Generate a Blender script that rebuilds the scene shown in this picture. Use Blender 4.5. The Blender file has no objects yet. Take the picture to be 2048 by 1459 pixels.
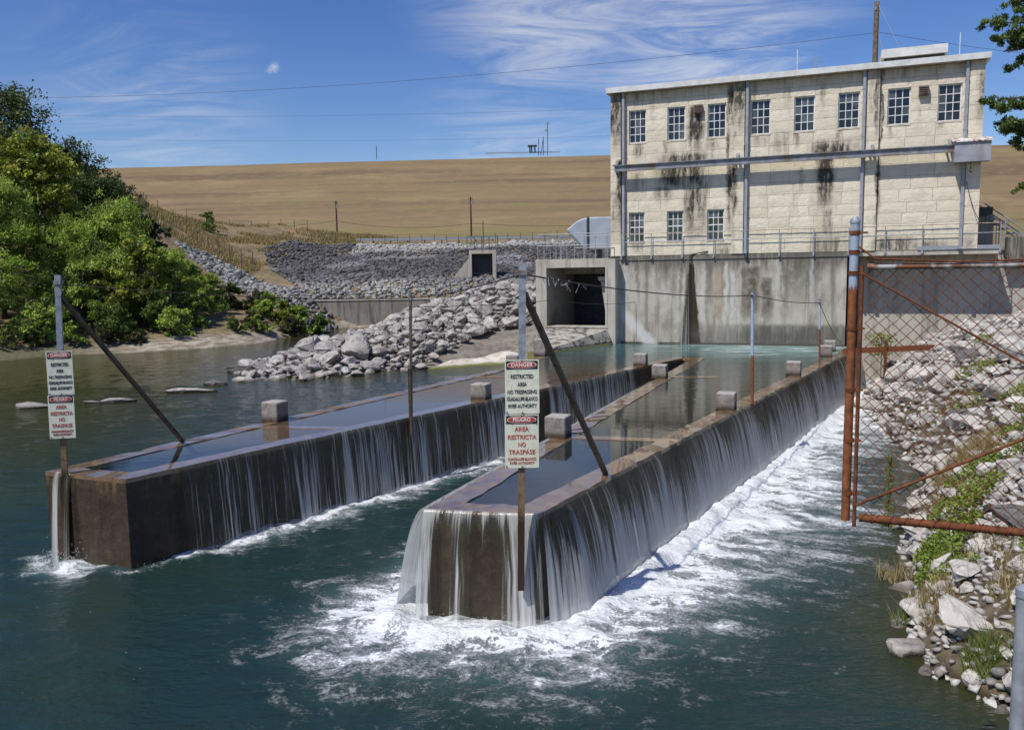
import bpy, bmesh, math, random
import numpy as np
from mathutils import Vector, Matrix
random.seed(7); RNG = np.random.default_rng(11)
SC = bpy.context.scene
COL = SC.collection
R = math.radians

# ------------------------------------------------------------------ camera, sky, sun, exposure
cd = bpy.data.cameras.new('camera'); cam = bpy.data.objects.new('camera', cd); COL.objects.link(cam)
cd.sensor_width = 36.0; cd.lens = 29.15; cd.clip_start = 0.1; cd.clip_end = 6000
cam.matrix_world = Matrix.Translation((0, 0, 2.75)) @ Matrix.Rotation(R(90) - 0.113973, 4, 'X') @ Matrix.Rotation(-0.0161455, 4, 'Z')
SC.camera = cam

SUN = Vector((-0.55, -0.52, 1.08)).normalized()          # towards the sun: behind the camera, to the left
SUN_EL = math.asin(SUN.z); SUN_AZ = math.atan2(SUN.x, SUN.y)
sl = bpy.data.lights.new('sun', 'SUN'); sl.energy = 4.3; sl.angle = R(0.53); sl.color = (1.0, 0.955, 0.88)
so = bpy.data.objects.new('sun', sl); COL.objects.link(so)
so.rotation_euler = SUN.to_track_quat('Z', 'Y').to_euler()

world = bpy.data.worlds.new('World'); SC.world = world; world.use_nodes = True
SC.view_settings.view_transform = 'Standard'; SC.view_settings.look = 'None'
SC.view_settings.exposure = 0.0; SC.view_settings.gamma = 1.0; SC.view_settings.use_curve_mapping = False
SC.cycles.use_denoising = True
SC.cycles.max_bounces = 8; SC.cycles.transparent_max_bounces = 16
SC.cycles.sample_clamp_indirect = 6.0

# ------------------------------------------------------------------ node helper
class NT:
    def __init__(s, tree): s.t = tree; s.n = tree.nodes; s.l = tree.links
    def put(s, sock, v):
        if v is None: return
        if hasattr(v, 'is_output'): s.l.new(v, sock)
        elif isinstance(v, (tuple, list)) and len(v) == 3 and sock.type == 'RGBA': sock.default_value = (*v, 1)
        else: sock.default_value = v
    def math(s, op, a, b=None, c=None, clamp=False):
        n = s.n.new('ShaderNodeMath'); n.operation = op; n.use_clamp = clamp
        for i, v in enumerate((a, b, c)): s.put(n.inputs[i], v)
        return n.outputs[0]
    def vmath(s, op, a, b=None):
        n = s.n.new('ShaderNodeVectorMath'); n.operation = op; s.put(n.inputs[0], a); s.put(n.inputs[1], b)
        return n.outputs['Value'] if op in ('DOT_PRODUCT', 'LENGTH', 'DISTANCE') else n.outputs[0]
    def vscale(s, a, v): return s.vmath('MULTIPLY', a, tuple(v))
    def noise(s, vec, scale=1.0, detail=3, rough=.55, dist=0.0, out='Fac'):
        n = s.n.new('ShaderNodeTexNoise'); s.put(n.inputs['Vector'], vec)
        n.inputs['Scale'].default_value = scale; n.inputs['Detail'].default_value = detail
        n.inputs['Roughness'].default_value = rough; n.inputs['Distortion'].default_value = dist
        return n.outputs[out]
    def voro(s, vec, scale=1.0, feature='F1', out='Distance'):
        n = s.n.new('ShaderNodeTexVoronoi'); n.feature = feature; s.put(n.inputs['Vector'], vec)
        n.inputs['Scale'].default_value = scale; return n.outputs[out]
    def rng(s, v, a, b, c=0.0, d=1.0, smooth=True):
        n = s.n.new('ShaderNodeMapRange'); n.interpolation_type = 'SMOOTHSTEP' if smooth else 'LINEAR'
        s.put(n.inputs[0], v)
        for i, x in enumerate((a, b, c, d)): s.put(n.inputs[i + 1], x)
        return n.outputs[0]
    def mix(s, f, a, b, blend='MIX'):
        n = s.n.new('ShaderNodeMix'); n.data_type = 'RGBA'; n.blend_type = blend
        s.put(n.inputs[0], f); s.put(n.inputs[6], a); s.put(n.inputs[7], b); return n.outputs[2]
    def ramp(s, f, stops):
        n = s.n.new('ShaderNodeValToRGB'); e = n.color_ramp.elements
        while len(e) < len(stops): e.new(0.5)
        for i, (p, c) in enumerate(stops): e[i].position = p; e[i].color = (*c, 1)
        s.put(n.inputs[0], f); return n.outputs[0]
    def pos(s): return s.n.new('ShaderNodeNewGeometry').outputs['Position']
    def obj(s): return s.n.new('ShaderNodeTexCoord').outputs['Object']
    def rand(s): return s.n.new('ShaderNodeObjectInfo').outputs['Random']
    def attr(s, name, out='Fac'):
        n = s.n.new('ShaderNodeAttribute'); n.attribute_name = name; return n.outputs[out]
    def sep(s, v):
        n = s.n.new('ShaderNodeSeparateXYZ'); s.put(n.inputs[0], v); return n.outputs
    def comb(s, x, y, z=0.0):
        n = s.n.new('ShaderNodeCombineXYZ')
        for i, v in enumerate((x, y, z)): s.put(n.inputs[i], v)
        return n.outputs[0]
    def bump(s, h, strength=.3, dist=.02, normal=None):
        n = s.n.new('ShaderNodeBump'); n.inputs['Strength'].default_value = strength; n.inputs['Distance'].default_value = dist
        s.put(n.inputs['Height'], h); s.put(n.inputs['Normal'], normal); return n.outputs[0]
    def bsdf(s, color, rough=.8, metal=0.0, spec=.5, normal=None, coat=0.0, ior=None):
        n = s.n.new('ShaderNodeBsdfPrincipled'); s.put(n.inputs['Base Color'], color); s.put(n.inputs['Roughness'], rough)
        s.put(n.inputs['Metallic'], metal); s.put(n.inputs['Specular IOR Level'], spec); s.put(n.inputs['Normal'], normal)
        s.put(n.inputs['Coat Weight'], coat)
        if ior: n.inputs['IOR'].default_value = ior
        return n.outputs[0]
    def mixsh(s, f, a, b):
        n = s.n.new('ShaderNodeMixShader'); s.put(n.inputs[0], f); s.l.new(a, n.inputs[1]); s.l.new(b, n.inputs[2]); return n.outputs[0]
    def simple(s, kind, color=None):
        n = s.n.new(kind); s.put(n.inputs[0], color); return n.outputs[0]
    def out(s, sh):
        o = s.n.new('ShaderNodeOutputMaterial'); s.l.new(sh, o.inputs['Surface'])
def mat(name):
    m = bpy.data.materials.new(name); m.use_nodes = True; m.node_tree.nodes.clear(); return m, NT(m.node_tree)

# sky: Nishita with thin cirrus
w = NT(world.node_tree); world.node_tree.nodes.clear()
sky = w.n.new('ShaderNodeTexSky'); sky.sky_type = 'NISHITA'; sky.sun_disc = False
sky.sun_elevation = SUN_EL; sky.sun_rotation = SUN_AZ; sky.altitude = 300; sky.air_density = 1.0; sky.dust_density = 0.5; sky.ozone_density = 2.6
hs = w.n.new('ShaderNodeHueSaturation'); hs.inputs['Saturation'].default_value = 1.30; hs.inputs['Value'].default_value = 1.16
hs.inputs['Hue'].default_value = 0.517
w.l.new(sky.outputs[0], hs.inputs['Color'])
dirv = w.n.new('ShaderNodeTexCoord').outputs['Generated']
dx, dy, dz = w.sep(dirv)
zz = w.math('MAXIMUM', dz, 0.05)
u_ = w.math('DIVIDE', dx, w.math('ADD', zz, .12)); v_ = w.math('DIVIDE', dy, w.math('ADD', zz, .12))
pl = w.comb(u_, v_, 0.0)
c1 = w.noise(w.vscale(pl, (0.8, 1.7, 1)), 1.7, 10, .66, 1.3)
c2 = w.noise(w.vscale(pl, (0.25, .35, 1)), 1.1, 3, .5)
def blob(d, r):
    v = Vector(d).normalized()
    return w.rng(w.vmath('DISTANCE', dirv, tuple(v)), r, 0.0)
bl = w.math('MAXIMUM', blob((0.06, 1, 0.325), .20), w.math('MULTIPLY', blob((-0.42, 1, .195), .17), .42))
bl = w.math('MAXIMUM', bl, w.math('MULTIPLY', blob((0.22, 1, 0.28), .22), .9))
bl = w.math('MAXIMUM', bl, w.math('MULTIPLY', blob((0.0, 1, .15), .14), .45))
cl = w.math('MULTIPLY', w.rng(c1, .36, .70), w.math('ADD', w.rng(c2, .50, .80, 0.0, .30), w.math('MULTIPLY', bl, .85)), clamp=True)
puff = w.rng(w.math('ADD', w.math('MULTIPLY', blob((-0.273, 1, .236), .020), 1.0), w.math('MULTIPLY', w.math('SUBTRACT', w.noise(w.vscale(dirv, (1, 1, 1.6)), 55, 6, .65), .5), 1.5)), .55, 1.15)
puff = w.math('MULTIPLY', puff, blob((-0.273, 1, .236), .03))
cl = w.math('MAXIMUM', w.math('MULTIPLY', cl, .95), w.math('MULTIPLY', puff, .6))
cloudcol = w.mix(cl, hs.outputs[0], (7.6, 7.8, 8.3))
bg = w.n.new('ShaderNodeBackground'); w.put(bg.inputs[0], cloudcol); bg.inputs[1].default_value = 0.098
wo = w.n.new('ShaderNodeOutputWorld'); w.l.new(bg.outputs[0], wo.inputs[0])

# ------------------------------------------------------------------ geometry helpers
def tag(o, label=None, cat=None, group=None, kind=None):
    if label: o['label'] = label
    if cat: o['category'] = cat
    if group: o['group'] = group
    if kind: o['kind'] = kind
    return o
def empty(name, loc=(0, 0, 0), rz=0.0, label=None, cat=None, group=None, kind=None):
    o = bpy.data.objects.new(name, None); COL.objects.link(o); o.location = loc; o.rotation_euler = (0, 0, rz)
    o.empty_display_size = .2
    return tag(o, label, cat, group, kind)
def link(name, me, m=None, parent=None, loc=None, rot=None, scale=None):
    o = bpy.data.objects.new(name, me); COL.objects.link(o)
    if m is not None and not me.materials: me.materials.append(m)
    if parent: o.parent = parent
    if loc is not None: o.location = loc
    if rot is not None: o.rotation_euler = rot
    if scale is not None: o.scale = scale
    return o
def fast_mesh(name, V, Fc, k, smooth=False):
    me = bpy.data.meshes.new(name); V = np.asarray(V, np.float32); Fc = np.asarray(Fc, np.int32).reshape(-1)
    nf = len(Fc) // k
    me.vertices.add(len(V)); me.vertices.foreach_set('co', V.reshape(-1))
    me.loops.add(len(Fc)); me.loops.foreach_set('vertex_index', Fc)
    me.polygons.add(nf); me.polygons.foreach_set('loop_start', np.arange(0, nf * k, k, dtype=np.int32))
    if smooth: me.polygons.foreach_set('use_smooth', np.ones(nf, bool))
    me.update(calc_edges=True); me.validate(); return me
def add_attr(me, name, data, kind='FLOAT'):
    a = me.attributes.new(name, kind, 'POINT'); d = np.asarray(data, np.float32)
    if kind == 'FLOAT': a.data.foreach_set('value', d.reshape(-1))
    elif kind == 'FLOAT_COLOR':
        if d.shape[1] == 3: d = np.concatenate([d, np.ones((len(d), 1), np.float32)], 1)
        a.data.foreach_set('color', d.reshape(-1))
    else: a.data.foreach_set('vector', d.reshape(-1))

class MB:
    """collects boxes, tubes and prisms; build() links them as one mesh"""
    def __init__(s): s.v = []; s.f = []
    def quad8(s, p):
        b = len(s.v); s.v += [tuple(q) for q in p]
        for f in ((0, 3, 2, 1), (4, 5, 6, 7), (0, 1, 5, 4), (1, 2, 6, 5), (2, 3, 7, 6), (3, 0, 4, 7)): s.f.append([b + i for i in f])
        return s
    def box(s, c, d, rz=0.0):
        x, y, z = (q / 2 for q in d); ca, sa = math.cos(rz), math.sin(rz); P = []
        for zz in (-z, z):
            for (a, b) in ((-x, -y), (x, -y), (x, y), (-x, y)): P.append((c[0] + a * ca - b * sa, c[1] + a * sa + b * ca, c[2] + zz))
        return s.quad8(P)
    def bbox(s, a, b): return s.box([(p + q) / 2 for p, q in zip(a, b)], [abs(q - p) for p, q in zip(a, b)])
    def tube(s, pts, r, n=8, cap=True):
        pts = [Vector(p) for p in pts]; rr = r if isinstance(r, (list, tuple)) else [r] * len(pts); b = len(s.v)
        up = Vector((0, 0, 1))
        for i, p in enumerate(pts):
            t = (pts[min(i + 1, len(pts) - 1)] - pts[max(i - 1, 0)])
            t = t.normalized() if t.length > 1e-9 else Vector((0, 0, 1))
            a = t.cross(up)
            if a.length < .05: a = t.cross(Vector((1, 0, 0)))
            a.normalize(); c = t.cross(a)
            for k in range(n):
                g = 2 * math.pi * k / n; s.v.append(tuple(p + (a * math.cos(g) + c * math.sin(g)) * rr[i]))
        for i in range(len(pts) - 1):
            for k in range(n):
                k2 = (k + 1) % n; s.f.append([b + i * n + k, b + i * n + k2, b + (i + 1) * n + k2, b + (i + 1) * n + k])
        if cap:
            s.f.append([b + k for k in range(n)][::-1]); s.f.append([b + (len(pts) - 1) * n + k for k in range(n)])
        return s
    def bar(s, a, b, wd, hd=None, up=(0, 0, 1)):
        a, b = Vector(a), Vector(b); t = (b - a).normalized(); x = t.cross(Vector(up))
        if x.length < .05: x = t.cross(Vector((1, 0, 0)))
        x.normalize(); y = x.cross(t); hd = hd or wd; P = []
        for p in (a, b):
            for (i, j) in ((-1, -1), (1, -1), (1, 1), (-1, 1)): P.append(p + x * (i * wd / 2) + y * (j * hd / 2))
        return s.quad8(P)
    def prism(s, poly, z0, z1):
        b = len(s.v); n = len(poly)
        s.v += [(p[0], p[1], z0) for p in poly] + [(p[0], p[1], z1) for p in poly]
        s.f.append([b + i for i in range(n)][::-1]); s.f.append([b + n + i for i in range(n)])
        for i in range(n): j = (i + 1) % n; s.f.append([b + i, b + j, b + n + j, b + n + i])
        return s
    def mesh(s, name, smooth=False, bevel=0.0):
        me = bpy.data.meshes.new(name); me.from_pydata(s.v, [], s.f)
        bm = bmesh.new(); bm.from_mesh(me); bmesh.ops.recalc_face_normals(bm, faces=bm.faces)
        if bevel: bmesh.ops.bevel(bm, geom=list(bm.edges), offset=bevel, segments=1, affect='EDGES', clamp_overlap=True)
        bm.to_mesh(me); bm.free()
        if smooth:
            for p in me.polygons: p.use_smooth = True
            try: me.set_sharp_from_angle(angle=R(40))
            except Exception: pass
        return me
    def build(s, name, m, parent=None, smooth=False, bevel=0.0, loc=None):
        return link(name, s.mesh(name, smooth, bevel), m, parent, loc)

# value noise
_P = RNG.random((64, 64, 64)).astype(np.float32)
def vnoise(p):
    p = np.asarray(p, np.float64); i = np.floor(p).astype(int); f = p - i; f = f * f * (3 - 2 * f); r = 0
    for a in (0, 1):
        for b in (0, 1):
            for c in (0, 1):
                wt = (f[..., 0] if a else 1 - f[..., 0]) * (f[..., 1] if b else 1 - f[..., 1]) * (f[..., 2] if c else 1 - f[..., 2])
                r = r + wt * _P[(i[..., 0] + a) % 64, (i[..., 1] + b) % 64, (i[..., 2] + c) % 64]
    return r
def fbm(p, oct=4):
    p = np.asarray(p, np.float64); s = 0; a = .5
    for k in range(oct): s = s + a * vnoise(p * 2 ** k + 17.3 * k); a *= .5
    return s
def P3(x, y, z=0.0): return np.stack([np.asarray(x, float), np.asarray(y, float), np.broadcast_to(np.asarray(z, float), np.shape(x))], -1)
def grid_mesh(name, X, Y, Z, smooth=True):
    h, wd = X.shape; V = np.stack([X, Y, Z], -1).reshape(-1, 3)
    i = np.arange(h * wd).reshape(h, wd); F_ = np.stack([i[:-1, :-1], i[:-1, 1:], i[1:, 1:], i[1:, :-1]], -1).reshape(-1, 4)
    return fast_mesh(name, V, F_, 4, smooth)

# facade frame: origin at the powerhouse's left corner, T along the wall, N out of the wall
ZL = -1.27                                   # tailwater level; headwater pool is z = 0
P0 = Vector((3.741, 30.925, 0.0)); YAW = -0.367654
TV = Vector((math.cos(YAW), math.sin(YAW), 0)); NV = Vector((math.sin(YAW), -math.cos(YAW), 0))
def fp(t, o, z): return P0 + TV * t + NV * o + Vector((0, 0, z))

# ------------------------------------------------------------------ materials
def facade_coords(n):
    p = n.pos(); d = n.vmath('SUBTRACT', p, tuple(P0))
    return n.vmath('DOT_PRODUCT', d, tuple(TV)), n.sep(p)[2], p
def streak(n, t, z, t0, wd, z0, z1, k, warp):
    """stain centred on t0, strongest at z0 and fading to z1"""
    a = n.rng(n.math('ABSOLUTE', n.math('SUBTRACT', n.math('ADD', t, warp), t0)), wd, wd * .25)
    if z0 > z1: b = n.rng(z, z1, z1 + (z0 - z1) * .7); c = n.rng(z, z0 + .12, z0 - .05)
    else: b = n.rng(z, z1, z1 - (z1 - z0) * .7); c = n.rng(z, z0 - .12, z0 + .05)
    return n.math('MULTIPLY', n.math('MULTIPLY', a, b), n.math('MULTIPLY', c, k))

def stone_mat():
    m, n = mat('painted_limestone'); t, z, p = facade_coords(n)
    ob = n.rand(); fine = n.noise(p, 14, 5, .6); mid = n.noise(p, 3.0, 4, .6)
    base = n.mix(ob, (.68, .61, .475), (.77, .70, .56)); base = n.mix(n.rng(mid, .45, .8), base, (.60, .53, .41)); base = n.mix(n.rng(n.noise(n.comb(n.math('MULTIPLY', t, 2.2), n.math('MULTIPLY', z, .35), 8.0), 1, 5, .65), .52, .72, 0, .45), base, (.42, .37, .29))
    base = n.mix(n.rng(fine, .62, .85), base, (.46, .37, .24))
    vert = n.noise(n.comb(n.math('MULTIPLY', t, 5.0), n.math('MULTIPLY', z, .6)), 1.0, 5, .65)
    warp = n.math('MULTIPLY', n.math('SUBTRACT', n.noise(p, 2.0, 4, .6), .5), .35)
    S = [(.22, .34, 9.0, 6.6, 1.0), (.36, .24, 6.6, 3.3, .85), (.95, .16, 9.0, 8.3, .55), (.98, .25, 7.2, 6.4, .6), (3.05, .42, 8.3, 6.3, .95), (2.7, 1.3, 6.45, 6.9, .85),
         (2.6, 1.25, 6.25, 5.3, .95), (3.05, .55, 5.5, 3.2, .8), (4.28, .20, 8.9, 6.3, 1.0), (4.5, .34, 9.0, 6.9, .85), (4.30, .24, 6.2, 3.2, .9),
         (2.0, .16, 7.2, 6.5, .5), (3.6, .3, 7.2, 6.6, .5), (5.2, .4, 7.2, 6.7, .35), (6.4, .12, 7.2, 6.5, .55), (7.55, .95, 6.45, 7.05, .95), (7.35, .38, 6.3, 4.0, 1.0),
         (7.5, .8, 3.2, 4.0, .6), (7.75, .14, 7.2, 6.6, .6), (8.88, .16, 9.0, 6.3, .95), (8.95, .10, 6.1, 3.2, .8), (9.5, 1.0, 3.2, 3.8, .75), (10.7, .16, 7.2, 6.8, .7),
         (11.85, .22, 8.6, 6.6, .6), (10.6, .9, 3.25, 3.6, .6), (9.25, .12, 7.2, 6.7, .4), (.95, .3, 3.7, 3.2, .6), (1.0, .3, 6.1, 5.2, .45), (4.1, .5, 3.2, 3.7, .5)]
    S += [(1.5, .10, 9.0, 7.6, .45), (5.0, .10, 9.0, 7.9, .5), (6.05, .14, 9.0, 7.8, .45), (7.2, .12, 9.0, 7.7, .5), (9.6, .3, 9.0, 8.5, .4), (5.9, .35, 7.2, 6.3, .45), (7.45, .22, 4.6, 3.2, .6), (6.6, .12, 6.0, 5.0, .4), (10.1, .10, 8.05, 7.0, .4), (1.9, .5, 5.6, 4.9, .55), (3.3, .25, 6.4, 3.2, .65), (2.75, .2, 6.4, 3.4, .6), (4.16, .10, 8.9, 3.2, .7), (8.66, .1, 9.0, 7.0, .4), (11.65, .3, 3.2, 3.9, .4), (.12, .16, 5.5, 3.2, .5), (9.0, .06, 9.0, 3.2, .8), (4.78, .05, 9, 3.2, .7)]
    acc = None
    for (t0, wd, z0, z1, k) in S:
        q = streak(n, t, z, t0, wd, z0, z1, k, warp); acc = q if acc is None else n.math('MAXIMUM', acc, q)
    brk = n.rng(n.noise(n.vscale(p, (10, 10, 4)), 1, 7, .75), .30, .58, .34, 1.0)
    sm = n.math('MULTIPLY', n.math('MULTIPLY', acc, brk), n.rng(vert, .34, .58, .30, 1.15))
    col = n.mix(n.math('MULTIPLY', sm, 1.25, clamp=True), base, n.mix(fine, (.035, .032, .028), (.10, .085, .065)))
    top = n.math('MULTIPLY', n.rng(z, 8.45, 9.0), n.rng(vert, .3, .7, .25, .8)); col = n.mix(top, col, (.30, .25, .18))  # top strip: dirt together with the roof overhang's shade, mixed into the stone colour
    h = n.math('ADD', n.noise(p, 11, 7, .72), n.math('MULTIPLY', n.noise(p, 45, 3, .6), .35))
    n.out(n.bsdf(col, .9, spec=.25, normal=n.bump(h, .8, .035))); return m
def concrete_mat(name, base, dark, light, stains=(), scale=1.0, wet=None):
    m, n = mat(name); t, z, p = facade_coords(n)
    big = n.noise(p, .9 * scale, 5, .6); fine = n.noise(p, 18, 5, .65)
    col = n.mix(n.rng(big, .35, .7), base, light)
    vert = n.noise(n.comb(n.math('MULTIPLY', t, 3.2), n.math('MULTIPLY', z, .28), n.math('MULTIPLY', n.sep(p)[1], .2)), 1.0, 6, .66)
    col = n.mix(n.rng(vert, .46, .68, 0, .95), col, dark)
    v2 = n.noise(n.comb(n.math('MULTIPLY', t, 9.0), n.math('MULTIPLY', z, .35), 3.0), 1.0, 4, .6)
    col = n.mix(n.rng(v2, .54, .68, 0, .8), col, light)
    if stains:
        blot = n.noise(n.comb(n.math('MULTIPLY', t, 1.6), n.math('MULTIPLY', z, .9), 1.0), 1.0, 6, .68)
        col = n.mix(n.rng(blot, .46, .66, 0, .7), col, (.215, .19, .155)); fine2 = n.noise(n.comb(n.math('MULTIPLY', t, 13), n.math('MULTIPLY', z, 1.1), 2.0), 1.0, 5, .68)
        edge = n.math('ADD', z, n.math('MULTIPLY', n.math('SUBTRACT', n.noise(n.comb(n.math('MULTIPLY', t, 3.5), n.math('MULTIPLY', z, .5), 5.0), 1, 5, .65), .5), 2.0))
        col = n.mix(n.math('MULTIPLY', n.rng(edge, 2.45, 3.05), n.rng(fine2, .3, .6, .35, .92)), col, (.075, .068, .056))
        low = n.math('MULTIPLY', n.rng(n.math('ADD', z, n.math('MULTIPLY', n.math('SUBTRACT', fine2, .5), .35)), .80, .62), n.rng(t, 2.8, 5.4)); col = n.mix(n.math('MULTIPLY', low, n.rng(fine2, .35, .6, .5, .9)), col, (.095, .085, .072))
        col = n.mix(n.rng(n.math('ADD', z, n.math('MULTIPLY', fine2, .1)), .14, .04), col, (.035, .025, .016))
        rg_ = n.math('MULTIPLY', n.math('SUBTRACT', n.noise(p, 3.0, 5, .65), .5), .55)
        arc = n.math('SUBTRACT', n.math('ADD', t, rg_), n.math('ADD', .28, n.math('MULTIPLY', .95, n.math('MAXIMUM', n.math('SUBTRACT', 1.25, z), 0.0))))
        am = n.math('MULTIPLY', n.rng(n.math('ABSOLUTE', arc), .42, .10), n.rng(z, 2.2, .9)); col = n.mix(n.math('MULTIPLY', am, .8), col, (.58, .57, .54))
        tri = n.math('DIVIDE', n.math('ABSOLUTE', n.math('SUBTRACT', n.math('ADD', t, n.math('MULTIPLY', rg_, .25)), 2.93)), n.math('ADD', .05, n.math('MULTIPLY', n.math('SUBTRACT', 3.15, z), .10)))
        col = n.mix(n.rng(tri, 1.15, .8), col, (.035, .026, .015))
    warp = n.math('MULTIPLY', n.math('SUBTRACT', n.noise(p, 2.5, 4, .6), .5), .3)
    for (t0, wd, z0, z1, k, c) in stains:
        q = streak(n, t, z, t0, wd, z0, z1, k, warp)
        col = n.mix(n.math('MULTIPLY', q, n.rng(n.noise(p, 5, 6, .7), .28, .6, .45, 1.0), clamp=True), col, c)
    col = n.mix(n.rng(fine, .55, .85, 0, .45), col, dark)
    rough = .88
    n.out(n.bsdf(col, rough, spec=.3, normal=n.bump(n.math('ADD', fine, n.math('MULTIPLY', big, 2.0)), .35, .02))); return m
def noisy(name, c1, c2, rough=.8, scale=6.0, metal=0.0, bump=.3, spec=.4, detail=5, lo=.35, hi=.65, coat=0.0, objspace=False, c3=None):
    m, n = mat(name); p = n.obj() if objspace else n.pos()
    f = n.noise(p, scale, detail, .62); c = n.mix(n.rng(f, lo, hi), c1, c2)
    if c3: c = n.mix(n.rng(n.noise(p, scale * .33 + .01, 4, .6), .52, .7), c, c3)
    n.out(n.bsdf(c, rough, metal, spec, n.bump(n.noise(p, scale * 4, 4, .6), bump, .012) if bump else None, coat)); return m
def rock_mat(name, lights, dark, green=0.0, warm=None):
    m, n = mat(name); ob = n.rand(); q = n.obj(); p = n.pos()
    c = n.ramp(ob, [(i / (len(lights) - 1), v) for i, v in enumerate(lights)])
    f = n.noise(p, 5, 7, .68); c = n.mix(n.rng(f, .42, .72, 0, .85), c, dark)
    c = n.mix(n.rng(n.noise(p, 22, 4, .6), .55, .8, 0, .7), c, tuple(min(1, v * 1.35) for v in lights[-1]))
    if warm: c = n.mix(n.rng(n.noise(p, 1.3, 3, .6), .55, .75, 0, .7), c, warm)
    z = n.sep(p)[2]; wetm = n.rng(z, ZL + .14, ZL + .01, 0, .8); c = n.mix(wetm, c, (.045, .032, .018))
    vo = n.voro(p, 16); h = n.math('ADD', n.math('MULTIPLY', n.noise(p, 9, 7, .7), 1.0), n.math('MULTIPLY', vo, .35))
    n.out(n.bsdf(c, n.math('SUBTRACT', .9, n.math('MULTIPLY', wetm, .6)), spec=.3, normal=n.bump(h, .75, .045))); return m
def attr_rock_mat():
    m, n = mat('far_riprap'); c = n.attr('col', 'Color'); p = n.pos()
    c = n.mix(n.rng(n.noise(p, 8, 4, .6), .4, .75, 0, .6), c, n.mix(1.0, c, (.35, .35, .35), 'MULTIPLY'))
    n.out(n.bsdf(c, .92, spec=.2)); return m
def leaf_mat():
    m, n = mat('foliage'); c = n.attr('col', 'Color')
    d = n.bsdf(c, .55, spec=.35); tr = n.simple('ShaderNodeBsdfTranslucent', n.mix(1.0, c, (1.5, 1.6, .7), 'MULTIPLY'))
    n.out(n.mixsh(.24, d, tr)); return m
def rust_mat():
    m, n = mat('rust'); p = n.pos(); f = n.noise(p, 25, 6, .65)
    c = n.ramp(f, [(.25, (.05, .02, .012)), (.5, (.14, .045, .018)), (.72, (.24, .085, .03))]); n.out(n.bsdf(c, .85, spec=.3, normal=n.bump(f, .5, .004))); return m
def painted_rust_mat(name, paint, zsplit, soft, p_amt=.5):
    m, n = mat(name); p = n.pos(); z = n.sep(p)[2]; f = n.noise(p, 22, 6, .65); g = n.noise(n.vscale(p, (30, 30, 5)), 1, 4, .6)
    rust = n.ramp(f, [(.25, (.06, .022, .012)), (.5, (.20, .065, .022)), (.75, (.33, .12, .04))])
    e = n.rng(n.math('ADD', z, n.math('MULTIPLY', n.math('SUBTRACT', g, .5), soft)), zsplit - .02, zsplit + .02)
    spots = n.rng(f, .54, .64); e = n.math('MULTIPLY', e, n.math('SUBTRACT', 1.0, n.math('MULTIPLY', spots, p_amt)))
    n.out(n.bsdf(n.mix(e, rust, paint), .65, spec=.4, normal=n.bump(f, .3, .003))); return m
def glass_mat():
    m, n = mat('window_glass'); r = n.rand(); c = n.mix(n.rng(r, .35, 1.0), (.010, .014, .017), (.11, .125, .13)); p = n.pos(); c = n.mix(n.rng(n.noise(p, 2.3, 4, .6), .5, .62, 0, .7), c, (.02, .024, .024))
    n.out(n.bsdf(c, .06, spec=.6, normal=n.bump(n.noise(p, 3, 2), .25, .012))); return m
def flat(name, c, rough=.6, metal=0.0, spec=.4): 
    m, n = mat(name); n.out(n.bsdf(c, rough, metal, spec)); return m

M = {}
M['stone'] = stone_mat(); M['glass'] = glass_mat(); M['leaf'] = leaf_mat(); M['rust'] = rust_mat(); M['riprap'] = attr_rock_mat()
M['mortar'] = noisy('mortar', (.62, .56, .44), (.42, .36, .26), .9, 5)
M['white'] = noisy('white_paint', (.78, .79, .80), (.62, .62, .60), .5, 9, bump=.05)
M['fascia'] = noisy('fascia_metal', (.66, .67, .66), (.54, .54, .52), .45, 3, bump=.03)
M['galv'] = noisy('galvanised', (.36, .38, .41), (.26, .285, .31), .6, 14, .3, .08)
M['spout'] = noisy('downspout_grey', (.34, .37, .42), (.27, .29, .33), .5, 6, .2, .05)
M['beam'] = noisy('beam_steel', (.30, .31, .34), (.20, .20, .21), .5, 4, .3, .1, c3=(.20, .15, .11))
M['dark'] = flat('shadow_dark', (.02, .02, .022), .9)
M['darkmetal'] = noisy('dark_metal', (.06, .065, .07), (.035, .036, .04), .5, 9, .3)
M['wood'] = noisy('weathered_wood', (.20, .155, .115), (.10, .075, .055), .85, 7, bump=.4)
M['darkwood'] = noisy('dark_wet_wood', (.11, .075, .045), (.05, .033, .02), .6, 8, bump=.4)
M['cable'] = flat('cable', (.05, .04, .035), .7)
M['steelpost'] = noisy('grey_steel', (.27, .29, .31), (.15, .15, .15), .55, 12, .3, .15, c3=(.20, .12, .07))
M['brace'] = noisy('brown_steel', (.13, .10, .075), (.065, .048, .035), .6, 12, .2, .25)
M['tank'] = noisy('blue_grey_tank', (.36, .42, .50), (.31, .36, .43), .5, 3, .1, .05)
def sign_mat():
    m, n = mat('sign_enamel'); p = n.pos(); f = n.noise(p, 9, 6, .7); g = n.noise(n.vscale(p, (40, 40, 5)), 1, 4, .6)
    c = n.mix(n.rng(f, .45, .75), (.72, .72, .58), (.56, .56, .42)); c = n.mix(n.rng(n.noise(p, 17, 5, .7), .57, .70, 0, .75), c, (.30, .29, .20)); c = n.mix(n.rng(g, .60, .72, 0, .45), c, (.40, .30, .18))
    n.out(n.bsdf(c, .5, spec=.35, normal=n.bump(f, .15, .01))); return m
M['sign'] = sign_mat()
M['red'] = noisy('sign_red', (.50, .045, .03), (.42, .04, .03), .5, 20, bump=0)
M['redtext'] = noisy('faded_red', (.48, .07, .05), (.42, .09, .06), .5, 30, bump=0)
M['black'] = flat('sign_black', (.018, .018, .016), .5); M['letterwhite'] = flat('letter_white', (.78, .76, .70), .5)
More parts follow.
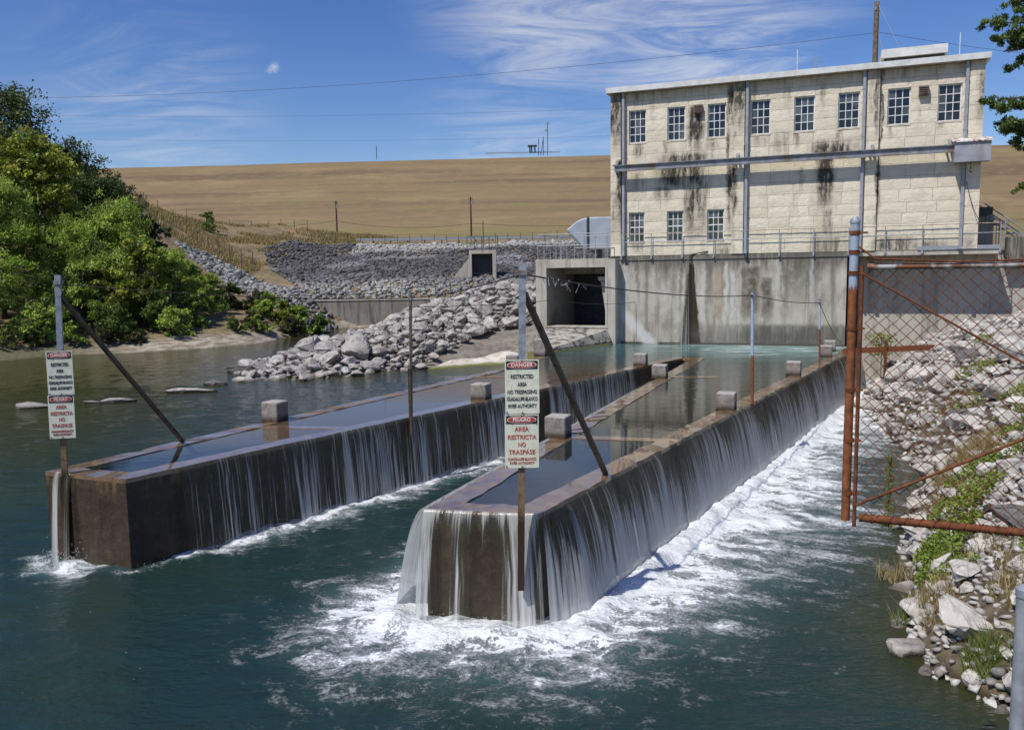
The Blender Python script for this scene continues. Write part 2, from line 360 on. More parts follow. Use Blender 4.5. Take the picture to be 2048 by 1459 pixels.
M['bark'] = noisy('bark', (.11, .085, .065), (.05, .04, .03), .9, 9, bump=.6)
LIME = [(.41, .38, .335), (.52, .485, .435), (.58, .55, .50), (.47, .435, .39), (.65, .62, .57)]
M['lime'] = rock_mat('limestone_rock', LIME, (.13, .115, .10))
M['pilerock'] = rock_mat('pile_rock', [(.34, .31, .28), (.46, .43, .40), (.39, .36, .325), (.52, .49, .455), (.43, .385, .33)], (.12, .11, .10), warm=None)
M['darkrock'] = rock_mat('dark_rock', [(.13, .125, .12), (.19, .18, .17)], (.06, .056, .052))
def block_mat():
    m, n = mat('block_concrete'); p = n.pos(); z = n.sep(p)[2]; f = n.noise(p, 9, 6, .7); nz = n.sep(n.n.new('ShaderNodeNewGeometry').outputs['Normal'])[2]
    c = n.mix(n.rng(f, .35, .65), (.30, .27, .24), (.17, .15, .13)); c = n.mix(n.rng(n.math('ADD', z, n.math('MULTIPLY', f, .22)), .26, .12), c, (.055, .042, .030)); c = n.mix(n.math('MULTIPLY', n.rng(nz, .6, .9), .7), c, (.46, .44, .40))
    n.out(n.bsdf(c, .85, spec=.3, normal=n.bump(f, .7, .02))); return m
M['block'] = block_mat()

# ------------------------------------------------------------------ ground and embankment
def ground_mat():
    m, n = mat('dry_grass_ground'); p = n.pos(); x, y, z = n.sep(p)
    a = n.noise(n.vscale(p, (.012, .05, .22)), 1.0, 6, .6); b = n.noise(n.vscale(p, (.25, .35, .7)), 1.0, 6, .7)
    band = n.noise(n.comb(n.math('MULTIPLY', x, .004), n.math('MULTIPLY', y, .01), n.math('MULTIPLY', z, .30)), 1.0, 4, .55)
    c = n.ramp(a, [(.3, (.175, .124, .074)), (.5, (.225, .160, .090)), (.7, (.21, .164, .082))])
    c = n.mix(n.rng(band, .46, .62, 0, .75), c, (.135, .093, .062)); c = n.mix(n.rng(b, .48, .74, 0, .7), c, (.27, .205, .105))
    c = n.mix(n.math('MULTIPLY', n.rng(z, 17, 9), n.rng(b, .34, .66, .15, .7)), c, (.175, .185, .055))
    pt = n.noise(n.vscale(p, (.035, .05, .16)), 1.0, 7, .7); c = n.mix(n.rng(pt, .50, .66, 0, .65), c, (.29, .215, .115)); c = n.mix(n.rng(n.noise(n.vscale(p, (.06, .08, .2)), 1.7, 7, .72), .54, .66, 0, .6), c, (.19, .175, .07)); c = n.mix(n.rng(n.noise(p, 1.6, 4, .7), .52, .72, 0, .5), c, (.15, .115, .065))
    n.out(n.bsdf(c, .95, spec=.1, normal=n.bump(b, .6, .4))); return m
M['grassland'] = ground_mat()
me = fast_mesh('ground', [(-3000, -400, -2.6), (3000, -400, -2.6), (3000, 4000, -2.6), (-3000, 4000, -2.6)], [0, 1, 2, 3], 4)
tag(link('ground', me, M['grassland']), 'wide low ground under river and banks', 'ground', kind='structure')

# earth dam: toe about 190 m away, crest about 300 m
A = Vector((-330, 342)); B = Vector((420, 286)); u = (B - A).normalized(); nrm = Vector((u.y, -u.x))
if nrm.y > 0: nrm = -nrm
nx, ny = 120, 44; X = np.zeros((ny, nx)); Y = X.copy(); Z = X.copy()
for j in range(ny):
    f = j / (ny - 1); d = (1 - f) * 128; z = 6.0 + (46.0 - 6.0) * f
    if j >= ny - 3: d = -12 * (j - (ny - 4)) ; z = 46.0 if j < ny - 1 else 20
    for i in range(nx):
        q = A + (B - A) * (i / (nx - 1)) + nrm * d; X[j, i], Y[j, i], Z[j, i] = q.x, q.y, z
Z += (fbm(P3(X / 18, Y / 18, 1.0), 5) - .5) * np.where(np.arange(ny)[:, None] < ny - 4, 1.5, .5)
tag(link('dam_embankment', grid_mesh('dam_embankment', X, Y, Z), M['grassland']), 'long dry grass earth dam closing off the valley', 'dam', kind='structure')

# hillside terrain from control points
CP = [(-24.98, 40.3, ZL), (-23.2, 42.9, ZL), (-19.2, 43.8, ZL), (-17.1, 45.4, ZL), (-15.5, 47.3, ZL), (-14.8, 48.8, ZL), (-14.7, 52.4, ZL), (-13.4, 57.7, ZL + .1),
      (-30, 34, ZL), (-36, 24, ZL), (-40, 10, ZL), (-45, 10, 1.0), (-42, 26, 1.0), (-34, 38, 1.0),
      (-28, 43, -.2), (-24, 46.5, -.35), (-20, 47.5, -.45), (-17.5, 49, -.4), (-16.5, 53, .3),
      (-20, 38, -2.0), (-15, 42, -2.0), (-11, 46, -2.0), (-11, 52, -2.0), (-10, 58, -2.0), (-7, 60, -2.4), (-12, 59.6, -2.4), (-9.5, 60.2, -2.5), (-4, 59.5, -2.4), (-8, 54, -2.3), (-11.5, 57, -2.3), (-25, 33, -2.1), (-5, 45, -2.0), (-14, 30, -2.2), (-32, 25, -2.2), (5, 40, -2.0), (0, 30, -2.4), (-36, 5, -2.2), (-20, 10, -2.4),
      (-13.5, 61.6, .55), (-9, 61.6, .55), (-5, 61.6, .5), (0, 61.5, .5), (5, 58, .5), (-14.9, 61, .6), (-17, 62, 1.4),
      (-27.5, 72, 4.7), (-23.5, 68, 3.0), (-20, 65, 1.5), (-21, 58, 1.0), (-18, 53, -.1), (-25, 56, 2.2), (-32, 62, 5.2),
      (-46, 75, 13), (-42, 75, 12), (-36, 82, 10.4), (-41.4, 90, 11.3), (-36, 55, 5.5), (-45, 60, 9), (-60, 60, 14), (-60, 90, 16), (-48, 45, 5), (-60, 30, 9), (-60, 10, 8),
      (-35.5, 86, 8.4), (-32, 85, 6.7), (-27.7, 80, 4.1), (-22, 75, 2.9), (-37, 110, 8.0), (-29, 105, 8.7), (-23, 100, 6.7), (-25, 90, 5.4), (-30, 95, 6.6), (-50, 115, 11.8),
      (-25.5, 95, 6.4), (-18.6, 95, 5.9), (-9.4, 95, 5.7), (2, 95, 5.8), (15, 95, 5.8), (-18, 79, 3.3), (-8, 78, 3.2), (2, 76, 3.1), (9, 74, 3.0), (12, 62, 2.4), (14, 50, 3.1),
      (-100, 190, 9.5), (-60, 190, 9.5), (0, 190, 9), (60, 190, 9), (110, 190, 9), (0, 130, 7), (-30, 140, 8.5), (-70, 140, 11), (30, 110, 6), (60, 110, 6), (40, 60, 3.1), (30, 40, 3.1), (60, 50, 3.2), (25, 55, 3.1)]
CP = np.array(CP, float)
K = np.linalg.norm(CP[:, None, :2] - CP[None, :, :2], axis=-1); n_ = len(CP)
Am = np.block([[K, np.ones((n_, 1))], [np.ones((1, n_)), np.zeros((1, 1))]]); RB = np.linalg.solve(Am + 1e-9 * np.eye(n_ + 1), np.append(CP[:, 2], 0))
def hill0(x, y):
    x = np.asarray(x, float); y = np.asarray(y, float); s = np.full(x.shape, RB[-1])
    for k in range(n_): s = s + RB[k] * np.hypot(x - CP[k, 0], y - CP[k, 1])
    return s
def hill(x, y):
    x = np.asarray(x, float); y = np.asarray(y, float)
    return hill0(x, y) + (fbm(P3(x / 3.0, y / 3.0, 4.0), 4) - .47) * np.clip((y - 55) / 40, .15, .8)
xs = np.concatenate([np.linspace(-110, -52, 20), np.linspace(-50, 16, 150), np.linspace(17, 110, 30)]); ys = np.concatenate([np.linspace(4, 36, 24), np.linspace(36.5, 110, 150), np.linspace(112, 200, 30)])
X, Y = np.meshgrid(xs, ys); Z = hill(X, Y)
# keep the terrain below the platform round the powerhouse and the weir
loc_t = (X - P0.x) * TV.x + (Y - P0.y) * TV.y; loc_n = (X - P0.x) * NV.x + (Y - P0.y) * NV.y
near = (loc_n > -16) & (loc_t > -3.2); Z = np.where(near, np.minimum(Z, np.where(loc_n < -.5, 2.9, -2.3)), Z)
Z = np.where((Y < 36) & (X > -28), np.minimum(Z, -2.0), Z)
def hillside_mat():
    m, n = mat('hillside_ground'); p = n.pos(); x, y, z = n.sep(p)
    b = n.noise(p, .45, 6, .7); f = n.noise(p, 2.5, 5, .7)
    c = n.ramp(b, [(.3, (.14, .115, .07)), (.5, (.225, .175, .10)), (.7, (.30, .235, .12))])
    c = n.mix(n.rng(f, .45, .7, 0, .7), c, (.11, .085, .055)); c = n.mix(n.rng(n.noise(p, .2, 4, .6), .52, .66, 0, .8), c, (.34, .22, .13))
    lime = n.mix(n.rng(n.noise(n.vscale(p, (1.0, 1.0, 9.0)), 1.2, 5, .65), .35, .65), (.20, .165, .11), (.46, .41, .33)); lime = n.mix(n.math('MULTIPLY', n.rng(x, -19, -24), .8), lime, (.085, .085, .04)); c = n.mix(n.math('MULTIPLY', n.rng(n.math('ADD', z, n.math('MULTIPLY', n.math('SUBTRACT', f, .5), .5)), -.55, -.85), .95), c, lime)
    c = n.mix(n.rng(z, ZL + .1, ZL - .15), c, (.07, .058, .03))
    n.out(n.bsdf(c, .95, spec=.15, normal=n.bump(n.math('ADD', b, f), .8, .2))); return m
M['hillside'] = hillside_mat()
hill_o = tag(link('hillside', grid_mesh('hillside', X, Y, Z), M['hillside']), 'dry grassy hillside and far river bank below the dam', 'hillside', kind='structure')

# ------------------------------------------------------------------ rocks
def hull_rock(seed, n=15, squash=.72, bevel=.10, rough=0.05):
    rg = random.Random(seed); bm = bmesh.new()
    for i in range(n):
        v = Vector((rg.gauss(0, 1), rg.gauss(0, 1), rg.gauss(0, 1))).normalized() * (.5 * rg.uniform(.82, 1.0))
        v.z *= squash; v.x *= 1.12; bm.verts.new(v)
    r = bmesh.ops.convex_hull(bm, input=bm.verts); bmesh.ops.delete(bm, geom=[e for e in r['geom_interior'] if isinstance(e, bmesh.types.BMVert)], context='VERTS')
    bmesh.ops.dissolve_limit(bm, angle_limit=R(14), verts=bm.verts, edges=bm.edges)
    if bevel:
        bmesh.ops.bevel(bm, geom=list(bm.edges), offset=bevel, segments=2 if bevel > .05 else 1, profile=.6, affect='EDGES', clamp_overlap=True)
        for v in bm.verts: v.co += Vector((rg.uniform(-1, 1), rg.uniform(-1, 1), rg.uniform(-1, 1))) * rough * .5
    if bevel:
        bmesh.ops.triangulate(bm, faces=bm.faces); bmesh.ops.subdivide_edges(bm, edges=[e for e in bm.edges if e.calc_length() > .10], cuts=1, use_grid_fill=True); co = np.array([v.co for v in bm.verts]); d1 = fbm(co * 4.5 + seed * 1.7, 3) - .44; d2 = fbm(co * 13 + seed, 2) - .37
        for v, a, b in zip(bm.verts, d1, d2): v.co *= 1 + a * .30 + b * .08
    bmesh.ops.triangulate(bm, faces=bm.faces); me = bpy.data.meshes.new('stone'); bm.to_mesh(me); bm.free()
    for p in me.polygons: p.use_smooth = bevel > 0
    if bevel:
        try: me.set_sharp_from_angle(angle=R(32))
        except Exception: pass
    return me
ROCKS = {}
for key, mname in (('lime', 'lime'), ('pile', 'pilerock'), ('darkrock', 'darkrock')):
    ROCKS[key] = []
    for i in range(9):
        me = hull_rock(100 + i * 7 + len(key), 13 + i % 5, (.62, .78, .9)[i % 3], .075); me.materials.append(M[mname]); ROCKS[key].append(me)
SIMPLE = []
for i in range(8):
    me = hull_rock(500 + i, 10, .8, 0); V = np.array([v.co for v in me.vertices]); T = np.array([p.vertices for p in me.polygons]); SIMPLE.append((V, T)); bpy.data.meshes.remove(me)
def stone(key, parent, loc, size, name='stone', stretch=None):
    st = stretch or (random.uniform(.85, 1.35), random.uniform(.8, 1.15), random.uniform(.7, 1.0))
    return link(name, random.choice(ROCKS[key]), None, parent, loc, (random.uniform(-.35, .35), random.uniform(-.35, .35), random.uniform(0, 6.28)), [size * q for q in st])
def rock_mass(name, pts, sizes, cols, m, parent, kind='stuff'):
    VV, FF, CC, b = [], [], [], 0
    for (p, s, c) in zip(pts, sizes, cols):
        V, T = SIMPLE[RNG.integers(len(SIMPLE))]; a = RNG.uniform(0, 6.28); ca, sa = math.cos(a), math.sin(a); tl = RNG.uniform(-.5, .5)
        Q = V * s * np.array([RNG.uniform(.85, 1.4), RNG.uniform(.8, 1.1), RNG.uniform(.7, 1.0)])
        Q = np.stack([Q[:, 0], Q[:, 1] * math.cos(tl) - Q[:, 2] * math.sin(tl), Q[:, 1] * math.sin(tl) + Q[:, 2] * math.cos(tl)], 1)
        Q = np.stack([Q[:, 0] * ca - Q[:, 1] * sa, Q[:, 0] * sa + Q[:, 1] * ca, Q[:, 2]], 1) + np.asarray(p)
        VV.append(Q); FF.append(T + b); CC.append(np.tile(c, (len(V), 1))); b += len(V)
    me = fast_mesh(name, np.concatenate(VV), np.concatenate(FF), 3); add_attr(me, 'col', np.concatenate(CC), 'FLOAT_COLOR')
    o = link(name, me, m, parent); o['kind'] = kind; return o
def scatter(n, sampler, rad):
    """dart throwing: sampler() -> (x, y, r); keeps those clear of earlier ones"""
    out = []; cell = {}
    for _ in range(n):
        q = sampler()
        if q is None: continue
        x, y, r = q; ok = True; ix, iy = int(x // 1.2), int(y // 1.2)
        for a in (-1, 0, 1):
            for b in (-1, 0, 1):
                for (x2, y2, r2) in cell.get((ix + a, iy + b), ()):
                    if (x - x2) ** 2 + (y - y2) ** 2 < ((r + r2) * rad) ** 2: ok = False; break
                if not ok: break
            if not ok: break
        if ok: cell.setdefault((ix, iy), []).append(q); out.append(q)
    return out

# far riprap slopes (one mass each, pieces too small to pick out singly)
def riprap(name, label, poly, n, smin, smax, colfn):
    poly = [Vector(p) for p in poly]; xs_ = [p.x for p in poly]; ys_ = [p.y for p in poly]; pts, sz, cl_ = [], [], []
    def inside(x, y):
        c = False
        for i in range(len(poly)):
            a, b = poly[i], poly[i - 1]
            if (a.y > y) != (b.y > y) and x < (b.x - a.x) * (y - a.y) / (b.y - a.y) + a.x: c = not c
        return c
    while len(pts) < n:
        x, y = RNG.uniform(min(xs_), max(xs_)), RNG.uniform(min(ys_), max(ys_))
        if not inside(x, y): continue
        s = RNG.uniform(smin, smax) * (1.5 if RNG.random() < .08 else 1); pts.append((x, y)); sz.append(s)
    pts = np.array(pts); cl_ = colfn(pts[:, 0], pts[:, 1]); pts = np.column_stack([pts, hill(pts[:, 0], pts[:, 1]) + np.array(sz) * .16])
    o = rock_mass(name, pts, sz, cl_, M['riprap'], None); tag(o, label, 'riprap'); return o
def cgrey(x, y):
    tone = fbm(P3(x / 5, y / 5, 2.0), 3); n = len(x)
    light = np.clip((y - 88 - .15 * (x + 5)) / 3, 0, 1) * (x > -17) + np.clip((70 - y) / 6, 0, 1) * .75 + np.clip((tone - .50) * 4, 0, .45)
    g = RNG.uniform(.06, .16, n); l = RNG.uniform(.28, .50, n); v = g + (l - g) * np.minimum(1, light); return np.stack([v, v * .97, v * np.where(light < .5, .98, .90)], 1)
riprap('riprap_slope', 'broad slope of dark grey riprap below the guard rail', [(-25, 95.5), (-26, 88), (-21, 74), (-16, 64), (-14.2, 62), (6, 61.8), (12, 66), (12, 95.5)], 15000, .26, .50, cgrey)
riprap('riprap_strip', 'narrow strip of grey riprap running down the left hillside', [(-30, 75), (-27, 70), (-22.5, 64.5), (-19, 60.5), (-15, 57.5), (-11.5, 58.5), (-13.5, 61), (-16, 63.5), (-21, 68.5), (-27.5, 76)], 2400, .22, .48,
       lambda x, y: RNG.uniform(.10, .40, (len(x), 1)) * np.array([[1, .98, .96]]))

# mid-river rock pile
PC = np.array([(-11.5, 34.8, ZL), (-9.9, 32.1, ZL), (-8.1, 31.5, ZL), (-6.3, 32.2, ZL), (-5.2, 33.6, ZL), (-4.0, 34.1, ZL), (-3.4, 34.1, ZL), (-.5, 35.6, -1.1), (.4, 36.6, -.9), (1.6, 34, -.4),
               (-13, 36, -2.0), (-11, 30.5, -2.2), (-8, 29.5, -2.3), (-5, 30.5, -2.3), (-2, 32.5, -2.0), (-9, 36, -.7), (-7.5, 38, -.35), (-6, 39.5, .0), (-5.5, 36, -.35), (-5, 45, .75), (-2.5, 45.5, 1.35), (-.7, 46, 1.75), (1.5, 45, 1.7), (3, 42, 1.5),
               (-3, 39.5, .3), (-.5, 40, .55), (1.6, 38.5, .6), (-2.0, 36.5, -.4), (-12, 40, -1.6), (-10, 44, -1.4), (-9, 50, -1.8), (-4, 52, -1.0), (1, 53, 0), (-13, 44, -2.2), (5, 40, 1.5), (5, 50, 1.2)], float)
Kp = np.linalg.norm(PC[:, None, :2] - PC[None, :, :2], axis=-1); Ap = np.block([[Kp, np.ones((len(PC), 1))], [np.ones((1, len(PC))), np.zeros((1, 1))]])
RP = np.linalg.solve(Ap, np.append(PC[:, 2], 0))
def pile(x, y):
    x = np.asarray(x, float); s = np.full(x.shape, RP[-1])
    for k in range(len(PC)): s = s + RP[k] * np.hypot(x - PC[k, 0], y - PC[k, 1])
    return s
X, Y = np.meshgrid(np.linspace(-14, 6, 70), np.linspace(29.5, 54, 80)); Z = pile(X, Y) - .22
lt = (X - P0.x) * TV.x + (Y - P0.y) * TV.y; ln_ = (X - P0.x) * NV.x + (Y - P0.y) * NV.y
Z = np.where((lt > -3.2) & (ln_ > -6.5), np.minimum(Z, -1.6), Z)
M['rubble'] = noisy('rubble_ground', (.14, .125, .105), (.24, .215, .18), .95, 3, bump=.8)
pile_o = tag(link('rock_pile', grid_mesh('rock_pile', X, Y, Z), M['rubble']), 'heap of pale boulders between river and powerhouse', 'rock pile', kind='structure')
def in_pile(x, y):
    z = float(pile(np.array(x), np.array(y))); lt = (x - P0.x) * TV.x + (y - P0.y) * TV.y; ln = (x - P0.x) * NV.x + (y - P0.y) * NV.y
    apron = (x > -3.9 + (y - 34) * .62) and y < 38.6 and x > -3.6
    return z > ZL - .15 and not (lt > -2.9 and ln > -6.8) and not apron and y < 48.5
def samp():
    x, y = random.uniform(-12, 4.5), random.uniform(31, 48.5)
    if not in_pile(x, y): return None
    r = min(.95, .26 * random.lognormvariate(.25, .42)); return x, y, r
S_ = scatter(9000, samp, .78); S_.sort(key=lambda q: -q[2] / (q[1] - 8) )
for k, (x, y, r) in enumerate(S_[:300]):
    s = stone('pile', pile_o, (x, y, float(pile(np.array(x), np.array(y))) + r * .22), r * 2.05)
rest = S_[300:]
def samp2():
    x, y = random.uniform(-12, 4.5), random.uniform(31, 48.5)
    return (x, y, random.uniform(.08, .22)) if in_pile(x, y) else None
rest += scatter(6000, samp2, .75)
rock_mass('stone_fill', [(x, y, float(pile(np.array(x), np.array(y))) - .02) for x, y, r in rest], [r * 2.1 for x, y, r in rest],
          [(lambda v: (v, v * .96, v * .90))(RNG.uniform(.17, .40)) for _ in rest], M['riprap'], pile_o)
# loose boulders standing in the river
RIVER_STONES = [(-15.0, 25.6, .95, (1.5, .8, .65), 'pale river boulder with a sprig, beside the left sign post'), (-12.6, 26.3, .6, (2.0, .7, .6), 'low flat pale stone in river right of left sign'),
                (-13.5, 26.4, .35, (2.0, .8, .5), 'small wet stone touching the low flat pale stone'), (-11.06, 28.4, 1.0, (1.9, .55, .32), 'long flat slab awash in river, third from rock pile'),
                (-10.9, 30.2, .65, (1.4, .8, .75), 'rounded dark stone in river behind the flat slab'), (-10.15, 31.1, .7, (1.6, .8, .7), 'pair-sized grey stone nearest the rock pile tip'),
                (-11.25, 34.2, 1.15, (1.3, .8, .8), 'dark wedge shaped boulder at tip of rock pile')]
for (x, y, s, st, lab) in RIVER_STONES:
    o = stone('darkrock' if 'dark' in lab else 'pile', None, (x, y, ZL + .02), s, 'boulder', st); o.rotation_euler = (0.1, .05, random.uniform(-.3, .3)); tag(o, lab, 'boulder', 'boulders standing in the river')

# ------------------------------------------------------------------ right river bank
EDGE = [(5.6, -6), (5.3, 2), (5.0, 5.2), (4.75, 6.6), (4.35, 7.3), (4.12, 7.9), (4.3, 8.7), (5.06, 10.04), (5.5, 11.3), (6.75, 13.5), (7.7, 15.1), (8.4, 17.4), (9.2, 20.5), (10.6, 24.4), (12.2, 27.6), (14.5, 31)]
EA = np.array(EDGE)
def poly_sd(x, y, pts):
    """distance to polyline, side (+ right of travel), arclength of the nearest point"""
    x = np.asarray(x, float); y = np.asarray(y, float); best = np.full(x.shape, 1e9); side = np.zeros(x.shape); arc = np.zeros(x.shape); acc = 0.0; ang = np.zeros(x.shape)
    for i in range(len(pts) - 1):
        a = np.array(pts[i]); b = np.array(pts[i + 1]); ab = b - a; L = np.hypot(*ab); t = ((x - a[0]) * ab[0] + (y - a[1]) * ab[1]) / L ** 2; tc = np.clip(t, 0, 1)
        qx, qy = a[0] + ab[0] * tc, a[1] + ab[1] * tc; d = np.hypot(x - qx, y - qy); m = d < best - 1e-9
        cr = ab[0] * (y - a[1]) - ab[1] * (x - a[0]); over = (t - tc) * L
        best = np.where(m, d, best); side = np.where(m, -np.sign(cr), side); arc = np.where(m, acc + tc * L, arc); ang = np.where(m, np.arctan2(over, np.abs(cr) / L), ang); acc += L
    return best, side, arc, ang
def bank_z(x, y):
    d, s, _, _ = poly_sd(x, y, EDGE); sd = d * s
    return np.where(sd > 0, ZL + 2.7 * (1 - np.exp(-np.maximum(sd, 0) / 2.2)), ZL + .75 * sd)
xs = np.concatenate([np.linspace(2.5, 16, 110), np.linspace(17, 45, 15)]); ys = np.concatenate([np.linspace(-8, 5, 14), np.linspace(5.3, 31, 150)])
X, Y = np.meshgrid(xs, ys); Z = np.maximum(bank_z(X, Y), -2.4) + (fbm(P3(X * 1.7, Y * 1.7, 3.0), 4) - .47) * .28
ln_ = (X - P0.x) * NV.x + (Y - P0.y) * NV.y; lt_ = (X - P0.x) * TV.x + (Y - P0.y) * TV.y
Z = np.where((ln_ < -1.0), -2.4, Z)
def bank_mat():
    m, n = mat('bank_soil'); p = n.pos(); f = n.noise(p, 6, 6, .7); g = n.noise(p, 1.2, 4, .6); z = n.sep(p)[2]
    c = n.mix(n.rng(f, .35, .65), (.06, .046, .030), (.15, .12, .08)); c = n.mix(n.rng(g, .5, .66, 0, .6), c, (.19, .145, .08))
    c = n.mix(n.rng(z, ZL + .1, ZL - .02), c, (.035, .026, .014)); n.out(n.bsdf(c, .92, spec=.2, normal=n.bump(f, .9, .06))); return m
M['bank'] = bank_mat()
bank_o = tag(link('river_bank', grid_mesh('river_bank', X, Y, Z), M['bank']), 'steep rocky river bank on the right with weeds', 'river bank', kind='structure')
def bz(x, y): return float(bank_z(np.array(x), np.array(y)))
def samp():
    y = random.uniform(6.3, 12.0) if random.random() < .5 else 6.3 + 22.5 * random.random(); i = np.interp(y, EA[:, 1], EA[:, 0]); d = random.uniform(-.2, 4.6 if y > 12 else 2.2); x = i + d * 1.15
    ln = (x - P0.x) * NV.x + (y - P0.y) * NV.y
    if ln < -.6: return None
    r = .108 * random.lognormvariate(.15, .50) * (1 + .055 * max(0, y - 9)); return x, y, min(.5, r)
S_ = [(5.52, 8.72, .36), (4.55, 7.95, .27), (5.15, 9.55, .22)] + []
first = list(S_)
S2 = scatter(14000, samp, .80); S2 = [q for q in S2 if all((q[0] - a) ** 2 + (q[1] - b) ** 2 > (r + q[2] * .7) ** 2 for a, b, r in first)]
S2.sort(key=lambda q: -q[2] / q[1])
BANK_STONES = []
stone('darkrock', bank_o, (5.52, 8.72, bz(5.52, 8.72) + .1), .74); stone('lime', bank_o, (4.55, 7.95, bz(4.5, 7.95) + .08), .58); stone('lime', bank_o, (5.15, 9.55, bz(5.15, 9.55) + .06), .46)
for (x, y, r) in S2[:296]:
    key = 'darkrock' if random.random() < .07 else 'lime'; stone(key, bank_o, (x, y, bz(x, y) + r * .25), r * 2.1); BANK_STONES.append((x, y, r))
rest = S2[296:]
def samp2():
    q = samp(); return None if q is None else (q[0], q[1], random.uniform(.03, .085) * (1 + .04 * max(0, q[1] - 9)))
rest += scatter(13000, samp2, .58)
rs = np.array(rest); rock_mass('stone_fill', np.column_stack([rs[:, 0], rs[:, 1], bank_z(rs[:, 0], rs[:, 1]) + rs[:, 2] * .3]), [r * 2.1 for x, y, r in rest], [(lambda v: (v, v * .95, v * .87))(RNG.uniform(.24, .58)) for _ in rest], M['riprap'], bank_o)

# ------------------------------------------------------------------ weir
RF = [(11.3, 27.05), (0.26, 9.13), (-1.04, 9.40), (5.46, 24.95)]         # right finger, outer crest edge
LF = [(5.20, 25.12), (-5.30, 11.07), (-6.70, 11.62), (-.2, 23.4), (1.15, 27.2)]   # left finger
def offset(pts, d):
    """polyline moved d to its right, mitred"""
    out = []
    for i, p in enumerate(pts):
        p = Vector(p); ns = []
        for (a, b) in ((i - 1, i), (i, i + 1)):
            if 0 <= a and b < len(pts): e = (Vector(pts[b]) - Vector(pts[a])).normalized(); ns.append(Vector((e.y, -e.x)))
        if len(ns) == 1: out.append(p + ns[0] * d)
        else: mt = (ns[0] + ns[1]).normalized(); out.append(p + mt * (d / max(.35, mt.dot(ns[0]))))
    return [tuple(p) for p in out]
OUTER = RF + LF; INNER = offset(OUTER, -.33) 
# travel runs so that the pool lies on the right-hand side of the polyline or left; pick the side that points into the fingers
c_ = Vector((1.6, 13.0))
def seg_side(a, b, p): return (b[0] - a[0]) * (p[1] - a[1]) - (b[1] - a[1]) * (p[0] - a[0])
if seg_side(RF[0], RF[1], c_) < 0: INNER = offset(OUTER, .33)
def densify(pts, other, step=.22):
    A_, B_ = [], []
    for i in range(len(pts) - 1):
        n = max(1, int(math.dist(pts[i], pts[i + 1]) / step))
        for k in range(n + (1 if i == len(pts) - 2 else 0)):
            f = k / n; j = (0 if k in (0, n) else .007); A_.append(tuple(pts[i][q] + (pts[i + 1][q] - pts[i][q]) * f + random.gauss(0, j) for q in (0, 1))); B_.append(tuple(other[i][q] + (other[i + 1][q] - other[i][q]) * f + random.gauss(0, j * 1.5) for q in (0, 1)))
    return A_, B_
OUT_D, IN_D = densify(OUTER, INNER); ZJ = [random.gauss(0, .0045) for _ in OUT_D]
def strip(name, z0, z1, m, parent, outer=OUT_D, inner=IN_D, bevel=0.0):
    mb = MB(); n = len(outer); b = 0
    for i in range(n):
        jz = ZJ[i] if z1 > -.01 else 0.0
        for (p, z) in ((outer[i], z0), (inner[i], z0), (inner[i], z1 + jz), (outer[i], z1 + jz)): mb.v.append((p[0], p[1], z))
    for i in range(n - 1):
        a, c = i * 4, i * 4 + 4
        for k in range(4): k2 = (k + 1) % 4; mb.f.append([a + k, a + k2, c + k2, c + k])
    mb.f.append([0, 1, 2, 3]); e = (n - 1) * 4; mb.f.append([e + 3, e + 2, e + 1, e])
    return mb.build(name, m, parent)
def wet_wall_mat():
    m, n = mat('wet_concrete'); p = n.pos(); x, y, z = n.sep(p)
    f = n.noise(p, 8, 6, .66); v = n.noise(n.vscale(p, (7, 7, .7)), 1.0, 5, .6)
    c = n.mix(n.rng(v, .30, .72), (.036, .024, .015), (.062, .040, .024)); c = n.mix(n.rng(f, .45, .75, 0, .7), c, (.105, .070, .042)); c = n.mix(n.rng(n.noise(p, 1.7, 5, .6), .45, .7, 0, .6), c, (.030, .020, .013))
    crust = n.math('MULTIPLY', n.rng(n.math('ADD', z, n.math('MULTIPLY', n.noise(p, 6, 5, .7), .35)), -1.02, -1.12), .85); c = n.mix(crust, c, (.055, .05, .022))
    c = n.mix(n.math('MULTIPLY', n.rng(z, -.35, -.06), n.rng(n.noise(n.vscale(p, (9, 9, 1.5)), 1, 4, .65), .5, .62)), c, (.13, .085, .04))
    n.out(n.bsdf(c, .5, spec=.4, normal=n.bump(n.math('ADD', f, v), .8, .03))); return m
def crest_mat():
    m, n = mat('wet_crest'); p = n.pos(); f = n.noise(p, 5, 6, .68); g = n.noise(p, 22, 4, .6); q = n.noise(p, 1.1, 3, .6)
    c = n.mix(n.rng(f, .35, .65), (.125, .068, .030), (.24, .145, .066)); c = n.mix(n.rng(g, .55, .75, 0, .6), c, (.06, .036, .018)); c = n.mix(n.rng(q, .5, .7, 0, .5), c, (.22, .15, .09))
    n.out(n.bsdf(c, n.rng(f, .3, .7, .22, .5), spec=.5, normal=n.bump(n.math('ADD', g, f), .25, .01), coat=1.0)); return m
M['wetwall'] = wet_wall_mat(); M['crest'] = crest_mat()
weir = empty('labyrinth_weir', (0, 0, -2.2), label='zigzag concrete labyrinth weir with brown wet crest and square blocks', cat='weir')
weir_inv = Vector((0, 0, 2.2))
def wchild(o): o.location = weir_inv; return o
wchild(strip('wall', -2.2, -.06, M['wetwall'], weir)); wchild(strip('crest', -.06, .0, M['crest'], weir))
def inset_seg(a, b, za, zb, m, name):
    mb = MB(); mb.bar((*a, (za + zb) / 2), (*b, (za + zb) / 2), .26, abs(zb - za)); return wchild(mb.build(name, m, weir))
